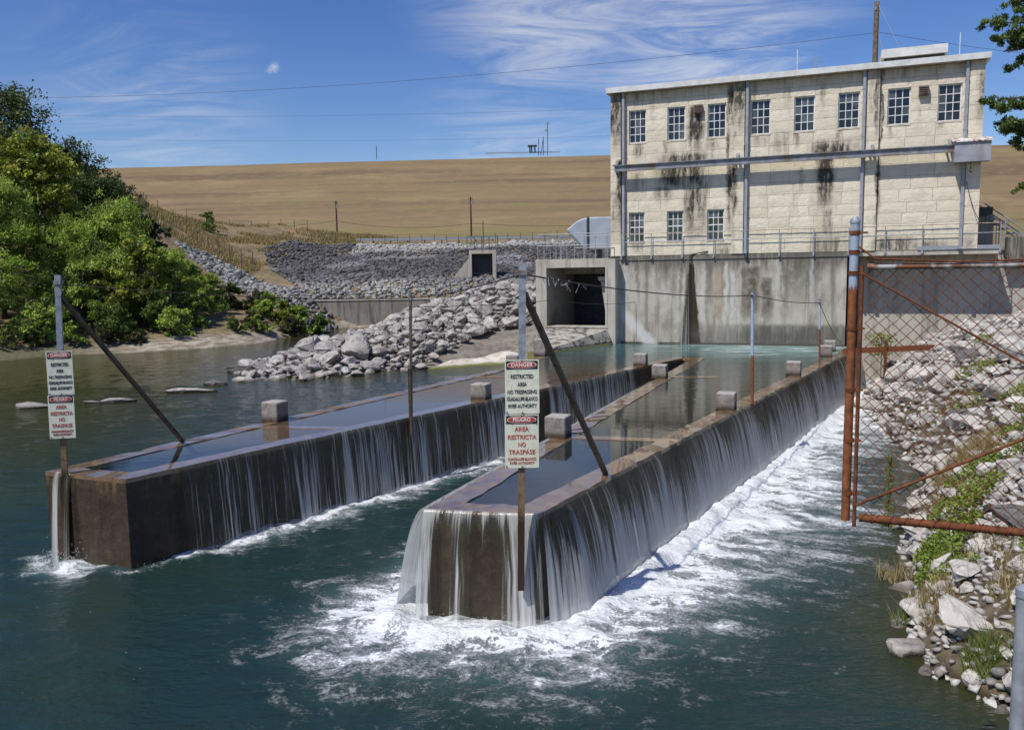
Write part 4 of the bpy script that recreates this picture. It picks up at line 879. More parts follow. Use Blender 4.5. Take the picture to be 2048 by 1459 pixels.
# ------------------------------------------------------------------ tailrace wall and side structures
ST = [(.95, .55, 1.1, -.1, 0, (.6, .6, .58)), (6.6, .9, 3.1, 1.0, .8, (.12, .11, .09)), (3.55, .2, 3.0, .1, .7, (.16, .14, .11)), (6.15, .16, 2.4, .2, .7, (.14, .125, .10)), (4.75, .12, 2.7, .2, .75, (.13, .11, .085)), (1.75, .2, 3.1, 1.2, .6, (.16, .145, .12)), (2.35, .12, 3.1, .5, .5, (.18, .16, .13)), (7.7, .12, 3.1, .4, .6, (.15, .135, .115)), (7.4, .9, 3.2, 2.3, .8, (.12, .11, .095)), (5.05, .38, 2.7, -.2, 1.0, (.10, .08, .055)), (5.55, .26, 2.3, .1, .95, (.085, .07, .052)), (4.15, .10, 2.9, -.2, .8, (.55, .54, .51)), (3.35, .10, 2.9, .2, .7, (.52, .51, .48)), (1.0, .10, 2.9, 1.0, .7, (.13, .12, .10)), (2.55, .08, 3.1, .1, .7, (.14, .12, .09)), (3.9, .22, 2.6, .1, .6, (.34, .23, .13)),
      (2.0, .25, 3.0, 2.0, .5, (.14, .13, .12)), (1.2, .3, 3.0, 2.3, .5, (.16, .15, .14)), (6.2, 3.2, .0, .85, .75, (.085, .078, .07)), (3.3, .9, -.1, .9, .7, (.10, .09, .08)), (.55, .12, 2.8, .2, .6, (.50, .50, .50)), (4.4, .12, 2.5, .1, .7, (.56, .56, .54)), (5.9, .1, 3.0, 1.4, .6, (.52, .52, .5)), (7.0, .1, 3.0, .6, .6, (.50, .5, .48)), (3.0, 3.0, 2.9, 3.3, .6, (.17, .155, .13)), (6.3, 2.6, 3.0, 3.3, .6, (.13, .12, .10)),
      (2.9, .5, .2, -.1, .9, (.04, .03, .018))]
M['wallconc'] = concrete_mat('stained_concrete', (.40, .365, .305), (.19, .165, .135), (.50, .47, .41), ST)
M['conc'] = concrete_mat('plain_concrete', (.41, .375, .315), (.24, .21, .175), (.50, .465, .405))
M['mottled'] = noisy('mottled_concrete', (.40, .37, .32), (.09, .08, .07), .9, 3.5, bump=.4, lo=.47, hi=.60)
tw = empty('tailrace_wall', tuple(fp(4, 0, -1.6)), YAW, 'tall streaked concrete wall under powerhouse at pool edge', 'wall')
def LW(t, o, z): return (t - 4, -o, z + 1.6)
MB().bbox(LW(0, .02, -1.6), LW(8.1, -.9, 3.02)).build('wall', M['wallconc'], tw)
MB().bbox(LW(-.02, .055, 3.022), LW(8.12, -.9, 3.175)).build('walkway_slab', M['wallconc'], tw)
MB().bbox(LW(0, .05, -.1), LW(.36, .021, 3.0)).build('corner_pier', M['conc'], tw)
MB().tube([fp(2.88, -.1, 3.22) - tw.location.copy() * 0 - Vector((0, 0, 0)) if False else LW(3.5, .03, 3.30), LW(3.1, .06, 3.22), LW(2.95, .10, 3.20), LW(2.88, .16, 3.14)], .022, 6).build('drain_hose', M['cable'], tw)
curt = []
S = np.linspace(0, 1, 10); T = np.linspace(0, 1, 16); SS, TT = np.meshgrid(S, T)
wdt = .03 + .12 * TT; tt = 2.84 + (SS - .5) * wdt * 2 - .10 * TT; oo = .16 + .05 * np.sin(TT * 2) - .07 * TT; zz_ = 3.12 - 3.14 * TT
q = np.array([tuple(fp(a, b, c)) for a, b, c in zip(tt.ravel(), oo.ravel(), zz_.ravel())])
me = grid_mesh('drain_stream', q[:, 0].reshape(SS.shape), q[:, 1].reshape(SS.shape), q[:, 2].reshape(SS.shape)); add_attr(me, 'flow', np.stack([SS * .3, TT, 0 * SS], -1).reshape(-1, 3), 'FLOAT_VECTOR'); add_attr(me, 'dens', .62 + 0 * SS)
tag(link('drain_stream', me, M['fall']), 'thin stream running down tailrace wall from a drain hose', 'stream')
# right-hand recess: wall set back under the walkway
rw = empty('retaining_wall', tuple(fp(12, -1.2, -1.6)), YAW, 'concrete retaining wall behind the chain link gate', 'wall')
def LR(t, o, z): return (t - 12, -o - 1.2, z + 1.6)
MB().bbox(LR(8.1, -1.2, -1.6), LR(22, -1.8, 3.15)).build('wall', M['conc'], rw); MB().bbox(LR(12.9, -.75, 2.6), LR(22, -1.198, 3.55)).build('parapet', M['wallconc'], rw)
MB().bbox(LR(8.125, .055, 3.02), LR(12.6, -1.19, 3.17)).build('walkway_slab', M['conc'], rw)
MB().bbox(LR(8.12, -.905, -1.6), LR(8.5, -1.19, 3.01)).build('gate_slot', M['dark'], rw)
MB().bbox(LR(10.2, .09, 3.173), LR(12.6, -.02, 3.30)).build('grating', M['galv'], rw)
# platform behind everything
MB().bbox((0, 0, 0), (20, 14, .5)).build('platform', M['conc'], None, loc=None)
o = bpy.data.objects['platform']; o.location = fp(-3.0, -1.85, 2.55); o.rotation_euler = (0, 0, YAW); tag(o, 'concrete platform carrying the powerhouse', 'platform', kind='structure')
# left intake bay
BAY0 = fp(-2.72, .55, -1.6)
ib = empty('intake_bay', tuple(BAY0), YAW, 'concrete bay with large dark opening left of tailrace wall', 'concrete bay')
IL = 2.70
mb = MB(); mb.bbox((-.06, 0, 0), (.36, 4.0, 4.72)); mb.build('side_wall', M['conc'], ib)
MB().bbox((.362, 0, 4.40), (IL, 4.0, 4.72)).build('lintel', M['conc'], ib); MB().bbox((.362, 0, 0), (IL, .5, 2.18)).build('apron_wall', M['mottled'], ib)
MB().bbox((.30, -.03, 2.181), (IL + .02, .5, 2.235)).build('sill', M['conc'], ib); MB().bbox((IL - .07, -.02, 2.236), (IL, .3, 4.399)).build('jamb', M['conc'], ib)
MB().bbox((.362, 3.6, 1.5), (IL, 4.0, 4.4)).build('back_wall', M['darkmetal'], ib); MB().bbox((.362, .5, 1.6), (IL, 3.6, 1.9)).build('floor', M['dark'], ib)  # back wall and floor coloured near black to paint in the bay's shade
MB().bbox((IL + .001, .0, 0), (IL + .30, .52, 4.70)).build('side_wall', M['conc'], ib)
MB().quad8([(IL - .45, .5, 3.9), (IL - .08, .5, 3.9), (IL - .08, .8, 3.9), (IL - .45, .8, 3.9), (IL - .5, .5, 4.05), (IL - .08, .5, 4.05), (IL - .08, .8, 4.05), (IL - .5, .8, 4.05)]).quad8([(IL - .22, .6, 2.7), (IL - .10, .6, 2.7), (IL - .10, .7, 2.7), (IL - .22, .7, 2.7), (IL - .40, .6, 3.88), (IL - .26, .6, 3.88), (IL - .26, .7, 3.88), (IL - .40, .7, 3.88)]).build('inner_wedge', M['conc'], ib)  # pale slab and slanting bar inside the opening's right end
# sloping concrete apron beside the bay
def apron_mat():
    m, n = mat('bleached_apron'); p = n.pos(); z = n.sep(p)[2]; f = n.noise(p, 2.2, 6, .66)
    c = n.mix(n.rng(f, .42, .70), (.66, .61, .54), (.40, .32, .24)); c = n.mix(n.rng(n.math('ADD', z, n.math('MULTIPLY', n.math('SUBTRACT', f, .5), .25)), ZL + .12, ZL + .03), c, (.15, .15, .045))
    n.out(n.bsdf(c, .9, spec=.2, normal=n.bump(f, .4, .05))); return m
X, Y = np.meshgrid(np.linspace(0, 1, 24), np.linspace(0, 1, 12)); A_ = np.array([-3.6, 33.8]); B_ = np.array([1.4, 36.2]); C_ = np.array([2.2, 40.2]); D_ = np.array([-1.0, 38.2])
px = (1 - Y) * ((1 - X) * A_[0] + X * B_[0]) + Y * ((1 - X) * D_[0] + X * C_[0]); py = (1 - Y) * ((1 - X) * A_[1] + X * B_[1]) + Y * ((1 - X) * D_[1] + X * C_[1])
me = grid_mesh('concrete_apron', px, py, ZL - .03 + Y * (.75 + .35 * X) + (fbm(P3(px, py, 0.0), 3) - .45) * .12); tag(link('concrete_apron', me, apron_mat()), 'bleached sloping concrete apron with algae at its water edge', 'apron', kind='structure')
a_, b_ = fp(-2.75, .54, 0), fp(-.02, .54, 0)
MBL = MB().quad8([(1.15, 27.3, -.6), (3.72, 30.35, -.6), (b_.x, b_.y, -.6), (a_.x, a_.y, -.6), (1.25, 27.5, .10), (3.72, 30.38, .10), (b_.x, b_.y, .52), (a_.x, a_.y, .52)])
tag(MBL.build('sloping_footing', M['mottled']), 'mottled sloping concrete footing under the dark bay', 'footing')
mb = MB().quad8([(.55, 27.0, -.6), (1.20, 26.9, -.6), (3.74, 30.25, -.6), (3.6, 30.36, -.6), (.5, 27.6, .035), (1.08, 27.2, .03), (3.72, 30.28, .03), (3.6, 30.37, .03)])
tag(mb.build('mossy_ledge', noisy('moss', (.15, .16, .035), (.12, .10, .05), .9, 6, bump=.5)), 'mossy ledge at the foot of the concrete bay', 'ledge')

# railings
def railing(name, label, pts, h, mid, spacing=1.1, base=None, group='grey pipe railings', r=.017):
    o = empty(name, tuple(pts[0]), 0, label, 'railing', group); b = Vector(pts[0]); up = Vector((0, 0, 1))
    for i in range(len(pts) - 1):
        a, c = Vector(pts[i]) - b, Vector(pts[i + 1]) - b; n = max(1, round((c - a).length / spacing))
        for k in range(n + (1 if i == len(pts) - 2 else 0)):
            p = a + (c - a) * k / n; MB().tube([p - up * .12, p + up * h], r, 6).build('post', M['galv'], o); MB().box(p + Vector((0, 0, -.05)), (.06, .06, .14), YAW).build('socket', M['galv'], o)
        for z in (h, mid): MB().tube([a + up * z, c + up * z], r * .9, 6).build('rail', M['railrust'] if z == h and 'walkway' in label else M['galv'], o)
    return o
M['railrust'] = noisy('rusty_pipe', (.36, .36, .36), (.30, .19, .11), .6, 4, .2, .1)
railing('railing', 'rusty pipe railing along the walkway below the powerhouse', [fp(.4, .10, 3.18), fp(12.55, .10, 3.18), fp(12.6, -1.0, 3.18)], .80, .5)
ca, sa = math.cos(ib.rotation_euler.z), math.sin(ib.rotation_euler.z)
def IP(x, y, z): return Vector((BAY0.x + x * ca - y * sa, BAY0.y + x * sa + y * ca, z))
railing('railing', 'grey pipe railing on top of the concrete bay', [IP(.0, 3.8, 3.12), IP(.0, .1, 3.12), IP(IL, .1, 3.12)], .92, .5, .8)
railing('railing', 'short grey rail set behind the concrete bay railing', [IP(.3, 3.9, 3.12), IP(IL - .6, 3.9, 3.12)], .98, .5, .42)
# pointed grey tank
tk = empty('pointed_tank', (4.1, 36.5, 3.05), -.08, 'blue grey metal tank with pointed end behind powerhouse corner', 'tank')
prof = [(-1.62, 1.35), (-1.25, 1.68), (-.95, 1.82), (-.72, 1.87), (-.72, .55), (-.95, .62)]
def extr(poly, y0, y1, name, m, bev=.05):
    mb = MB(); n = len(poly); mb.v += [(p[0], y0, p[1]) for p in poly] + [(p[0], y1, p[1]) for p in poly]; mb.f.append(list(range(n))); mb.f.append([n + i for i in range(n)][::-1])
    for i in range(n): j = (i + 1) % n; mb.f.append([j, i, n + i, n + j])
    return mb.build(name, m, tk, bevel=bev)
extr(prof, -.8, .8, 'nose', M['tank']); extr([(-.68, 1.88), (1.4, 1.88), (1.4, .52), (-.68, .52)], -.8, .8, 'body', M['tank'])
MB().bbox((-.725, -.83, .5), (-.675, .83, 1.91)).build('seam', M['darkmetal'], tk)
for x in (-.3, 1.0): MB().bbox((x, -.4, 0), (x + .2, .4, .53)).build('saddle', M['darkmetal'], tk)
# stair down at the right of the powerhouse
st = empty('outside_stair', tuple(fp(12.5, -2.6, 3.18)), YAW, 'metal stair and handrails descending right of the powerhouse', 'stair')
MB().bbox((-.55, -.5, 1.18), (.15, 1.0, 1.42)).build('awning', M['darkmetal'], st)
for k in range(7): MB().bbox((.05 + k * .22, -.4, 1.0 - k * .16), (.27 + k * .22, .6, 1.04 - k * .16)).build('tread', M['galv'], st)
for y in (-.45, .65):
    MB().tube([(-.1, y, 1.55), (1.65, y, .2)], .022, 6).build('handrail', M['galv'], st)
    MB().tube([(-.1, y, 1.30), (1.65, y, -.05)], .016, 6).build('handrail', M['galv'], st)
    for x in (.0, .55, 1.1, 1.6): MB().tube([(x, y, 0 if x < 1.5 else -.3), (x, y, 1.48 - x * .77)], .018, 6).build('post', M['galv'], st)
MB().bbox((-.52, .2, 0), (.3, .5, 1.18)).build('wall', M['conc'], st)

# ------------------------------------------------------------------ sign posts
def text_mesh(s, size, bold=.012, sx=1.0):
    c = bpy.data.curves.new('lettering', 'FONT'); c.body = s; c.size = size; c.align_x = 'CENTER'; c.align_y = 'CENTER'; c.offset = bold * size; c.extrude = .0012; c.resolution_u = 3
    o = bpy.data.objects.new('tmp', c); COL.objects.link(o); bpy.context.view_layer.update()
    me = bpy.data.meshes.new_from_object(o.evaluated_get(bpy.context.evaluated_depsgraph_get())); bpy.data.objects.remove(o); bpy.data.curves.remove(c)
    for v in me.vertices: v.co = Vector((v.co.x * sx, -v.co.z, v.co.y))
    return me
def plate(parent, zc, W_, H_, head, headm, lines, m_txt, tilt):
    # local frame: x right, z up, facing -y
    p = MB().box((0, 0, 0), (W_, .004, H_)).build('danger_sign' if head == 'DANGER' else 'peligro_sign', M['sign'], parent); p.location = (0, -.035, zc); p.rotation_euler = (0, tilt, 0)
    y = -.0045; hh = H_ * .15; zc_ = H_ / 2 - .012 - hh / 2
    MB().box((0, y, zc_), (W_ - .03, .0024, hh)).build('header', M['black'], p)
    def oval(a, b, yy, m, nm):
        mb = MB(); n = 36; mb.v += [(math.copysign(abs(math.cos(k * 2 * math.pi / n)) ** .75, math.cos(k * 2 * math.pi / n)) * a, yy - .0012, zc_ + math.copysign(abs(math.sin(k * 2 * math.pi / n)) ** .75, math.sin(k * 2 * math.pi / n)) * b) for k in range(n)] + [(math.cos(k * 2 * math.pi / n) * a, yy + .0012, zc_ + math.sin(k * 2 * math.pi / n) * b) for k in range(n)]
        mb.f.append(list(range(n))); mb.f += [[k, (k + 1) % n, n + (k + 1) % n, n + k] for k in range(n)]; mb.build(nm, m, p)
    oval(W_ * .425, hh * .42, y - .0030, M['letterwhite'], 'oval_rim'); oval(W_ * .405, hh * .36, y - .0048, M['red'], 'oval')
    o = link('lettering', text_mesh(head, hh * .66, .02, W_ * .62 / (hh * .66 * len(head) * .66)), M['letterwhite'], p, (0, y - .0075, zc_))
    for (s, z, size, wd) in lines:
        me = text_mesh(s, size * H_, .016); xs_ = [v.co.x for v in me.vertices]; k = wd * W_ / (max(xs_) - min(xs_))
        for v in me.vertices: v.co.x *= k
        link('lettering', me, m_txt, p, (0, y, (z) * H_))
    for (bx, bz_) in ((0, H_ / 2 - .012), (0, -H_ / 2 + .015), (-W_ / 2 + .015, -H_ / 2 + .02)): MB().box((bx, y - .004, bz_), (.012, .012, .012)).build('bolt', M['darkmetal'], p)
    return p
DL = [('RESTRICTED', .19, .105, .66), ('AREA', .045, .105, .27), ('NO TRESPASSING', -.095, .10, .86), ('GUADALUPE-BLANCO', -.225, .10, .90), ('RIVER AUTHORITY', -.355, .10, .84)]
PL = [('AREA', .225, .12, .42), ('RESTRICTA', .075, .12, .84), ('NO', -.065, .12, .22), ('TRASPASE', -.205, .12, .78), ('GUADALUPE-BLANCO', -.335, .072, .84), ('RIVER AUTHORITY', -.41, .072, .72)]
def sign_post(loc, yaw, top, bottom, W_, zt, zb, brace_to, brace_z, label, tilts, lean=(0, 0)):
    o = empty('sign_post', loc, 0, label, 'sign post', 'danger sign posts on the weir'); lx, ly = lean
    # C-channel post
    mb = MB(); wch = .075
    for (dx_, dy_, w1, w2) in ((0, 0, wch, .012), (-wch / 2 + .006, .030, .012, .05), (wch / 2 - .006, .030, .012, .05)):
        a = Vector((dx_ * math.cos(yaw) - dy_ * math.sin(yaw), dx_ * math.sin(yaw) + dy_ * math.cos(yaw), bottom)); b = a + Vector((lx, ly, top - bottom)); P = []
        for q in (a, b):
            for (i, j) in ((-1, -1), (1, -1), (1, 1), (-1, 1)): P.append((q.x + (i * w1 / 2) * math.cos(yaw) - (j * w2 / 2) * math.sin(yaw), q.y + (i * w1 / 2) * math.sin(yaw) + (j * w2 / 2) * math.cos(yaw), q.z))
        mb.quad8(P)
    mb.build('post', M['signpost'], o)
    bt = Vector(brace_to) - Vector(loc); MB().bar((lx * .9 + .02, ly * .9 + .02, brace_z), bt, .06, .05).build('brace', M['brace'], o)
    H_ = (zt - zb) / 2 - .004; hold = empty('sign_board', (lx * .5, ly * .5, 0), yaw); hold.parent = o
    d = plate(o, zt - H_ / 2, W_, H_, 'DANGER', None, DL, M['black'], tilts[0]); e = plate(o, zb + H_ / 2, W_, H_, 'PELIGRO', None, PL, M['redtext'], tilts[1])
    bpy.data.objects.remove(hold)
    for q, off in ((d, -.003), (e, .004)):
        fz = (q.location.z - bottom) / (top - bottom); q.rotation_euler = (0, q.rotation_euler[1], yaw); q.location = (lx * fz + math.sin(yaw) * .035 + off * 0, ly * fz - math.cos(yaw) * .035 + (off if off < 0 else 0), q.location.z)
    MB().box((lx * .98, ly * .98 + .02, top - .10), (.10, .09, .05)).build('cable_clamp', M['steelpost'], o)
    return o
def signpost_mat():
    m, n = mat('sign_post_steel'); p = n.pos(); z = n.sep(p)[2]; f = n.noise(p, 14, 5, .62)
    c = n.mix(n.rng(f, .4, .65), (.33, .37, .42), (.20, .22, .25)); c2 = n.mix(n.rng(f, .4, .65), (.26, .17, .09), (.13, .08, .045)); c = n.mix(n.rng(n.math('ADD', z, n.math('MULTIPLY', f, .5)), 1.6, 1.0), c, c2)
    c = n.mix(n.rng(z, .15, -.05), c, (.045, .028, .016)); n.out(n.bsdf(c, .55, .25, .4, n.bump(f, .3, .004))); return m
M['signpost'] = signpost_mat()
sign_post((.06, 8.90, 0), .02, 2.82, -.80, .368, 1.79, .605, (1.24, 10.95, .0), 2.50, 'grey steel post with two danger signs on near weir finger', (.0, .006), (.07, 0))
sign_post((-6.37, 11.42, 0), .30, 2.78, -1.25, .325, 1.74, .52, (-5.52, 13.62, .0), 2.5, 'grey steel post with two danger signs at far left finger', (.01, .02), (.17, 0))

# plain posts on the weir with cable
def wpost(loc, h, r, m, label, lower=None, foot=-.35, lean=0.0):
    o = empty('cable_post', loc, 0, label, 'post', 'cable posts along the weir crest'); MB().tube([(0, 0, foot), (lean, 0, h)], r, 8).build('shaft', m, o)
    MB().tube([(lean, 0, h - .02), (lean, 0, h + .03)], r * 1.15, 8).build('cap', M['steelpost'], o)
    if lower: MB().bar((.0, -.035, foot), (.0, -.035, lower), .075, .05).build('stub', M['darkwood'], o)
    MB().box((lean, 0, h - .08), (r * 2.8, r * 2.8, .05)).build('cable_clamp', M['steelpost'], o)
    return o
M['bluepost'] = painted_rust_mat('blue_grey_post', (.34, .42, .54), .95, .3)
wpost((-1.93, 15.48, 0), 2.33, .03, M['wood'], 'weathered wooden post with dark stub on far weir finger', .95, lean=.06)
wpost((4.86, 16.62, 0), 2.25, .032, M['bluepost'], 'tall blue grey post, rusty below, on right weir wall', None, -.1, -.03)
wpost((8.72, 23.35, 0), 1.77, .03, M['bluepost'], 'shorter blue grey post farther back on right weir wall', None, -.1, -.04)
def cable(name, label, pts, r, sag, m=None, cat='cable', n=14, group='cables strung between the posts'):
    mb = MB(); Q = []
    for i in range(len(pts) - 1):
        a, b = Vector(pts[i]), Vector(pts[i + 1]); sg = sag[i] if isinstance(sag, (list, tuple)) else sag
        for k in range(n + (1 if i == len(pts) - 2 else 0)): f = k / n; q = a.lerp(b, f); q.z -= sg * 4 * f * (1 - f); Q.append(q)
    mb.tube(Q, r, 5); o = mb.build(name, m or M['cable']); return tag(o, label, cat, group)
wend = fp(7.95, .05, .75)
cable('cable', 'dark steel cable from near sign post to the right wall', [(.15, 8.92, 2.70), (4.83, 16.62, 2.17), (8.68, 23.35, 1.70), tuple(fp(8.0, .06, .1))], .009, [.10, .06, .15])
cable('cable', 'dark steel cable from left sign post to near sign post', [(-6.2, 11.42, 2.66), (-1.87, 15.48, 2.26), (.12, 8.92, 2.70)], .008, [.08, .04])
cable('cable', 'thin lower wire crossing in front of the dark bay', [(-1.9, 15.48, 2.1), (1.4, 27.3, 1.75), tuple(fp(.9, .05, 1.5))], .008, [.05, .1])
# frayed ends wound on the cable
mb = MB(); rg = random.Random(4)
for k in range(13):
    f = rg.uniform(.02, .17); p = Vector((.15, 8.92, 2.70)).lerp(Vector((4.83, 16.62, 2.17)), f); p.z -= .1 * 4 * f * (1 - f); mb.tube([p, p + Vector((rg.uniform(-.03, .03), rg.uniform(-.03, .03), rg.uniform(-.07, .03))), p + Vector((rg.uniform(-.06, .06), rg.uniform(-.03, .03), rg.uniform(-.13, .02)))], .005, 4)
tag(mb.build('frayed_wire', M['steelpost']), 'frayed wire ends wound round cable by near sign post', 'wire')

# ------------------------------------------------------------------ chain link gate
GA = Vector((2.03, 4.80, 0)); GD = Vector((2.95 - 2.03, 4.42 - 4.80, 0)).normalized(); GLEN = 2.6
def G(a, z, o=0.0): v = GA + GD * a; return Vector((v.x + GD.y * o, v.y - GD.x * o, z))
gt = empty('chain_link_gate', tuple(G(0, 1.24)), 0, 'rusty chain link gate panel hanging over the water', 'gate'); gb = G(0, 1.24)
def gl(a, z, o=0.0): return G(a, z, o) - gb
M['gatepost'] = painted_rust_mat('gate_post_paint', (.32, .38, .46), 2.62, .25, .3); M['toprail'] = noisy('top_rail_paint', (.42, .41, .39), (.20, .085, .04), .7, 9, bump=.2, lo=.42, hi=.55)
ZT, ZB = 2.735, 1.275
MB().tube([gl(-.055, 1.235), gl(-.05, 2.985)], .0255, 12).build('hinge_post', M['gatepost'], gt, smooth=True)
MB().tube([gl(-.05, 2.985), gl(-.05, 3.0), gl(-.05, 3.022)], [.029, .029, .014], 12).build('post_cap', M['galv'], gt, smooth=True)
MB().tube([gl(-.006, 1.20), gl(-.006, ZT + .01)], .0115, 10).build('frame_upright', M['rust'], gt, smooth=True)
MB().tube([gl(.02, ZT), gl(GLEN, ZT)], .018, 10).build('top_rail', M['toprail'], gt, smooth=True)
MB().tube([gl(.02, ZB - .02), gl(GLEN, ZB - .02)], .023, 10).build('bottom_rail', M['rust'], gt, smooth=True)
MB().tube([gl(.0, ZT - .04, .02), gl(2.3, ZT - 1.42, .02)], .007, 6).build('truss_rod', M['rust'], gt); MB().tube([gl(.0, ZB + .06, .022), gl(2.3, ZB + 1.30, .022)], .0085, 6).build('truss_rod', M['rust'], gt)
for z in (2.93, 2.82, 2.70, 2.38, 2.02, 1.72, 1.40): MB().tube([gl(-.05, z - .012), gl(-.05, z + .012)], .030, 12).bar(gl(-.03, z), gl(.02, z), .022, .010).build('hinge_band', M['rust'], gt)
MB().tube([gl(.03 + k * .011, ZB - .02 + .027 * math.sin(k * .9), .027 * math.cos(k * .9)) for k in range(int((GLEN - .05) / .011))], .0035, 4, cap=False).build('tie_wire', M['rust'], gt)
hw = .0355; r = .0033
rg = random.Random(9); nw = int(GLEN / hw) - 1
for i in range(nw):
    a0 = .018 + i * hw; pts = []; z = ZB + .0; k = 0; nz = int((ZT + .05 - ZB) / hw)
    for k in range(nz + 1):
        side = (k + i) % 2; wob = .003 * math.sin(i * .7 + k * .35) + .004 * math.sin(k * .21 + 1.3)
        pts.append(gl(a0 + (hw if side else 0) + wob, z + k * hw + .003 * math.sin(i * 1.1), (.004 if side else -.004) + .006 * math.sin(k * .25 + i * .15)))
    pts.append(pts[-1] + Vector((.012 * (-1) ** i, 0, .028)))
    MB().tube(pts, r, 4, cap=False).build('wire', M['rust'], gt)
tp = [G(-.05, 2.87, .0), G(.06, 2.78, .03), G(.5, 2.755, .02), G(1.2, 2.77, .02), G(2.4, 2.75, .02)]
tag(MB().tube(tp, .006, 5).build('barbed_wire', M['rust']), 'loose rusty wire above the gate top rail', 'wire')
cp = empty('corner_post', (1.932, 3.02, -1.6), 0, 'galvanised post at lower right corner of the view', 'post')
MB().tube([(0, 0, 0), (0.0, 0, 3.09)], .030, 12).build('shaft', M['galv'], cp, smooth=True); MB().tube([(0, 0, 3.09), (0, 0, 3.12), (0, 0, 3.135)], [.034, .034, .015], 12).build('cap', M['galv'], cp, smooth=True)
MB().tube([(-.035, 0, 2.47), (0, -.035, 2.46), (.035, 0, 2.47), (0, .035, 2.46), (-.035, 0, 2.47)], .004, 5).build('tie_wire', M['rust'], cp)
# rusty steel members reaching from the bank to the weir end
o = empty('rusty_boom', (10.4, 25.9, .05), 0, 'rusty steel girder reaching from the bank to weir end', 'girder')
MB().bar((0, 0, .0), (4.4, -2.6, .42), .14, .16).build('girder', M['rust'], o); MB().bar((1.0, -.75, .35), (1.0, -.75, -.9), .07, .07).build('leg', M['rust'], o); MB().bar((2.5, -1.6, .2), (2.5, -1.6, -.5), .07, .07).build('leg', M['rust'], o)
o = empty('rusty_beam', (11.8, 24.6, -.42), 0, 'short rusty steel beam lying on bank rocks behind gate', 'girder'); MB().bar((0, 0, 0), (1.6, -1.2, .14), .20, .05).bar((.05, 0, -.14), (1.6, -1.2, .0), .05, .2).build('beam', M['rust'], o)

# ------------------------------------------------------------------ far structures
ew = empty('basin_wall', (-11.3, 61.0, -2.2), 0, 'long grey streaked concrete end wall across the far channel', 'wall')
MB().bbox((-3.6, 0, 0), (13, .5, 2.9)).build('wall', concrete_mat('basin_concrete', (.22, .195, .165), (.10, .088, .075), (.30, .275, .24), scale=.5), ew); MB().bbox((-3.7, -.05, 2.902), (13, .6, 2.98)).build('coping', M['conc'], ew)
og = empty('outlet_gate', (-2.3, 68, 1.6), 0, 'small concrete outlet gate structure set in riprap slope', 'outlet')
MB().bbox((-1.05, 0, -1), (-.85, 2.5, 2.5)).build('pier', M['conc'], og); MB().bbox((.85, 0, -1), (1.15, 2.5, 2.5)).build('pier', M['conc'], og); MB().bbox((-1.05, 0, 2.502), (1.15, 2.5, 2.8)).build('deck', M['conc'], og)
MB().bbox((-.85, 1.2, -1), (.85, 1.4, 2.5)).build('gate_leaf', M['darkmetal'], og)
MB().quad8([(-2.6, .1, -1), (-1.06, .1, -1), (-1.06, .5, -1), (-2.6, .5, -1), (-2.6, .1, .3), (-1.06, .1, 2.2), (-1.06, .5, 2.2), (-2.6, .5, .3)]).build('wing_wall', M['conc'], og)
for z in (.5, .9): MB().tube([(-.8, 1.1, z), (.8, 1.1, z)], .05, 5).build('bar', M['galv'], og)
M['green'] = flat('green_paint', (.03, .10, .065), .6)
for x in (-1.2, -.6, 0, .6, 1.3): MB().tube([(x, .1, 2.8), (x, .1, 3.9)], .035, 5).build('rail_post', M['green'], og)
for z in (3.35, 3.9): MB().tube([(-1.2, .1, z), (1.3, .1, z)], .03, 5).build('rail', M['green'], og)
MB().tube([(.1, 1, 2.8), (.1, 1, 5.2)], .04, 5).build('gate_stem', M['green'], og)
def fence(label, pts, h, n, m, r=.035, wires=(.35, .7, 1.0), group='wire fences on the far slopes'):
    P = []
    for i in range(n + 1):
        f = i / n * (len(pts) - 1); k = min(int(f), len(pts) - 2); x = pts[k][0] + (pts[k + 1][0] - pts[k][0]) * (f - k); y = pts[k][1] + (pts[k + 1][1] - pts[k][1]) * (f - k); P.append(Vector((x, y, float(hill(x, y)))))
    o = empty('wire_fence', tuple(P[0]), 0, label, 'fence', group); b = P[0]
    for p in P: MB().tube([p - b + Vector((0, 0, -.2)), p - b + Vector((random.uniform(-.03, .03), 0, h))], r, 5).build('post', m, o)
    for wv in wires: MB().tube([p - b + Vector((0, 0, h * wv)) for p in P], r * .3, 4).build('wire', m, o)
    return o
M['fencepost'] = flat('fence_post', (.06, .065, .055), .8)
fence('wire fence running down the dry left hillside slope', [(-44, 96), (-41, 92), (-33, 84.5), (-27.5, 78.5), (-22.5, 73)], 1.6, 13, M['fencepost']); fence('wire fence along the top of the dry grass mound', [(-43, 112), (-33, 112), (-26, 108)], 1.7, 7, M['fencepost'])
fence('green wire fence along the far basin wall top', [(-14.5, 62.1), (-4.5, 62.1)], 1.3, 9, M['green'], .03); fence('long guard fence along road above the riprap slope', [(-23, 97), (14, 97)], 1.05, 26, M['fencepost'], .035)
o = empty('guard_rail', (-18, 98.2, 6.0), 0, 'long pale guard rail beside the road under the dam', 'guard rail'); MB().bar((0, 0, .55), (36, 0, .45), .08, .32).build('beam', M['galv'], o)
for k in range(19): MB().bbox((k * 2 - .07, .06, -.6), (k * 2 + .07, .2, .68 - k * .005)).build('post', M['wood'], o)
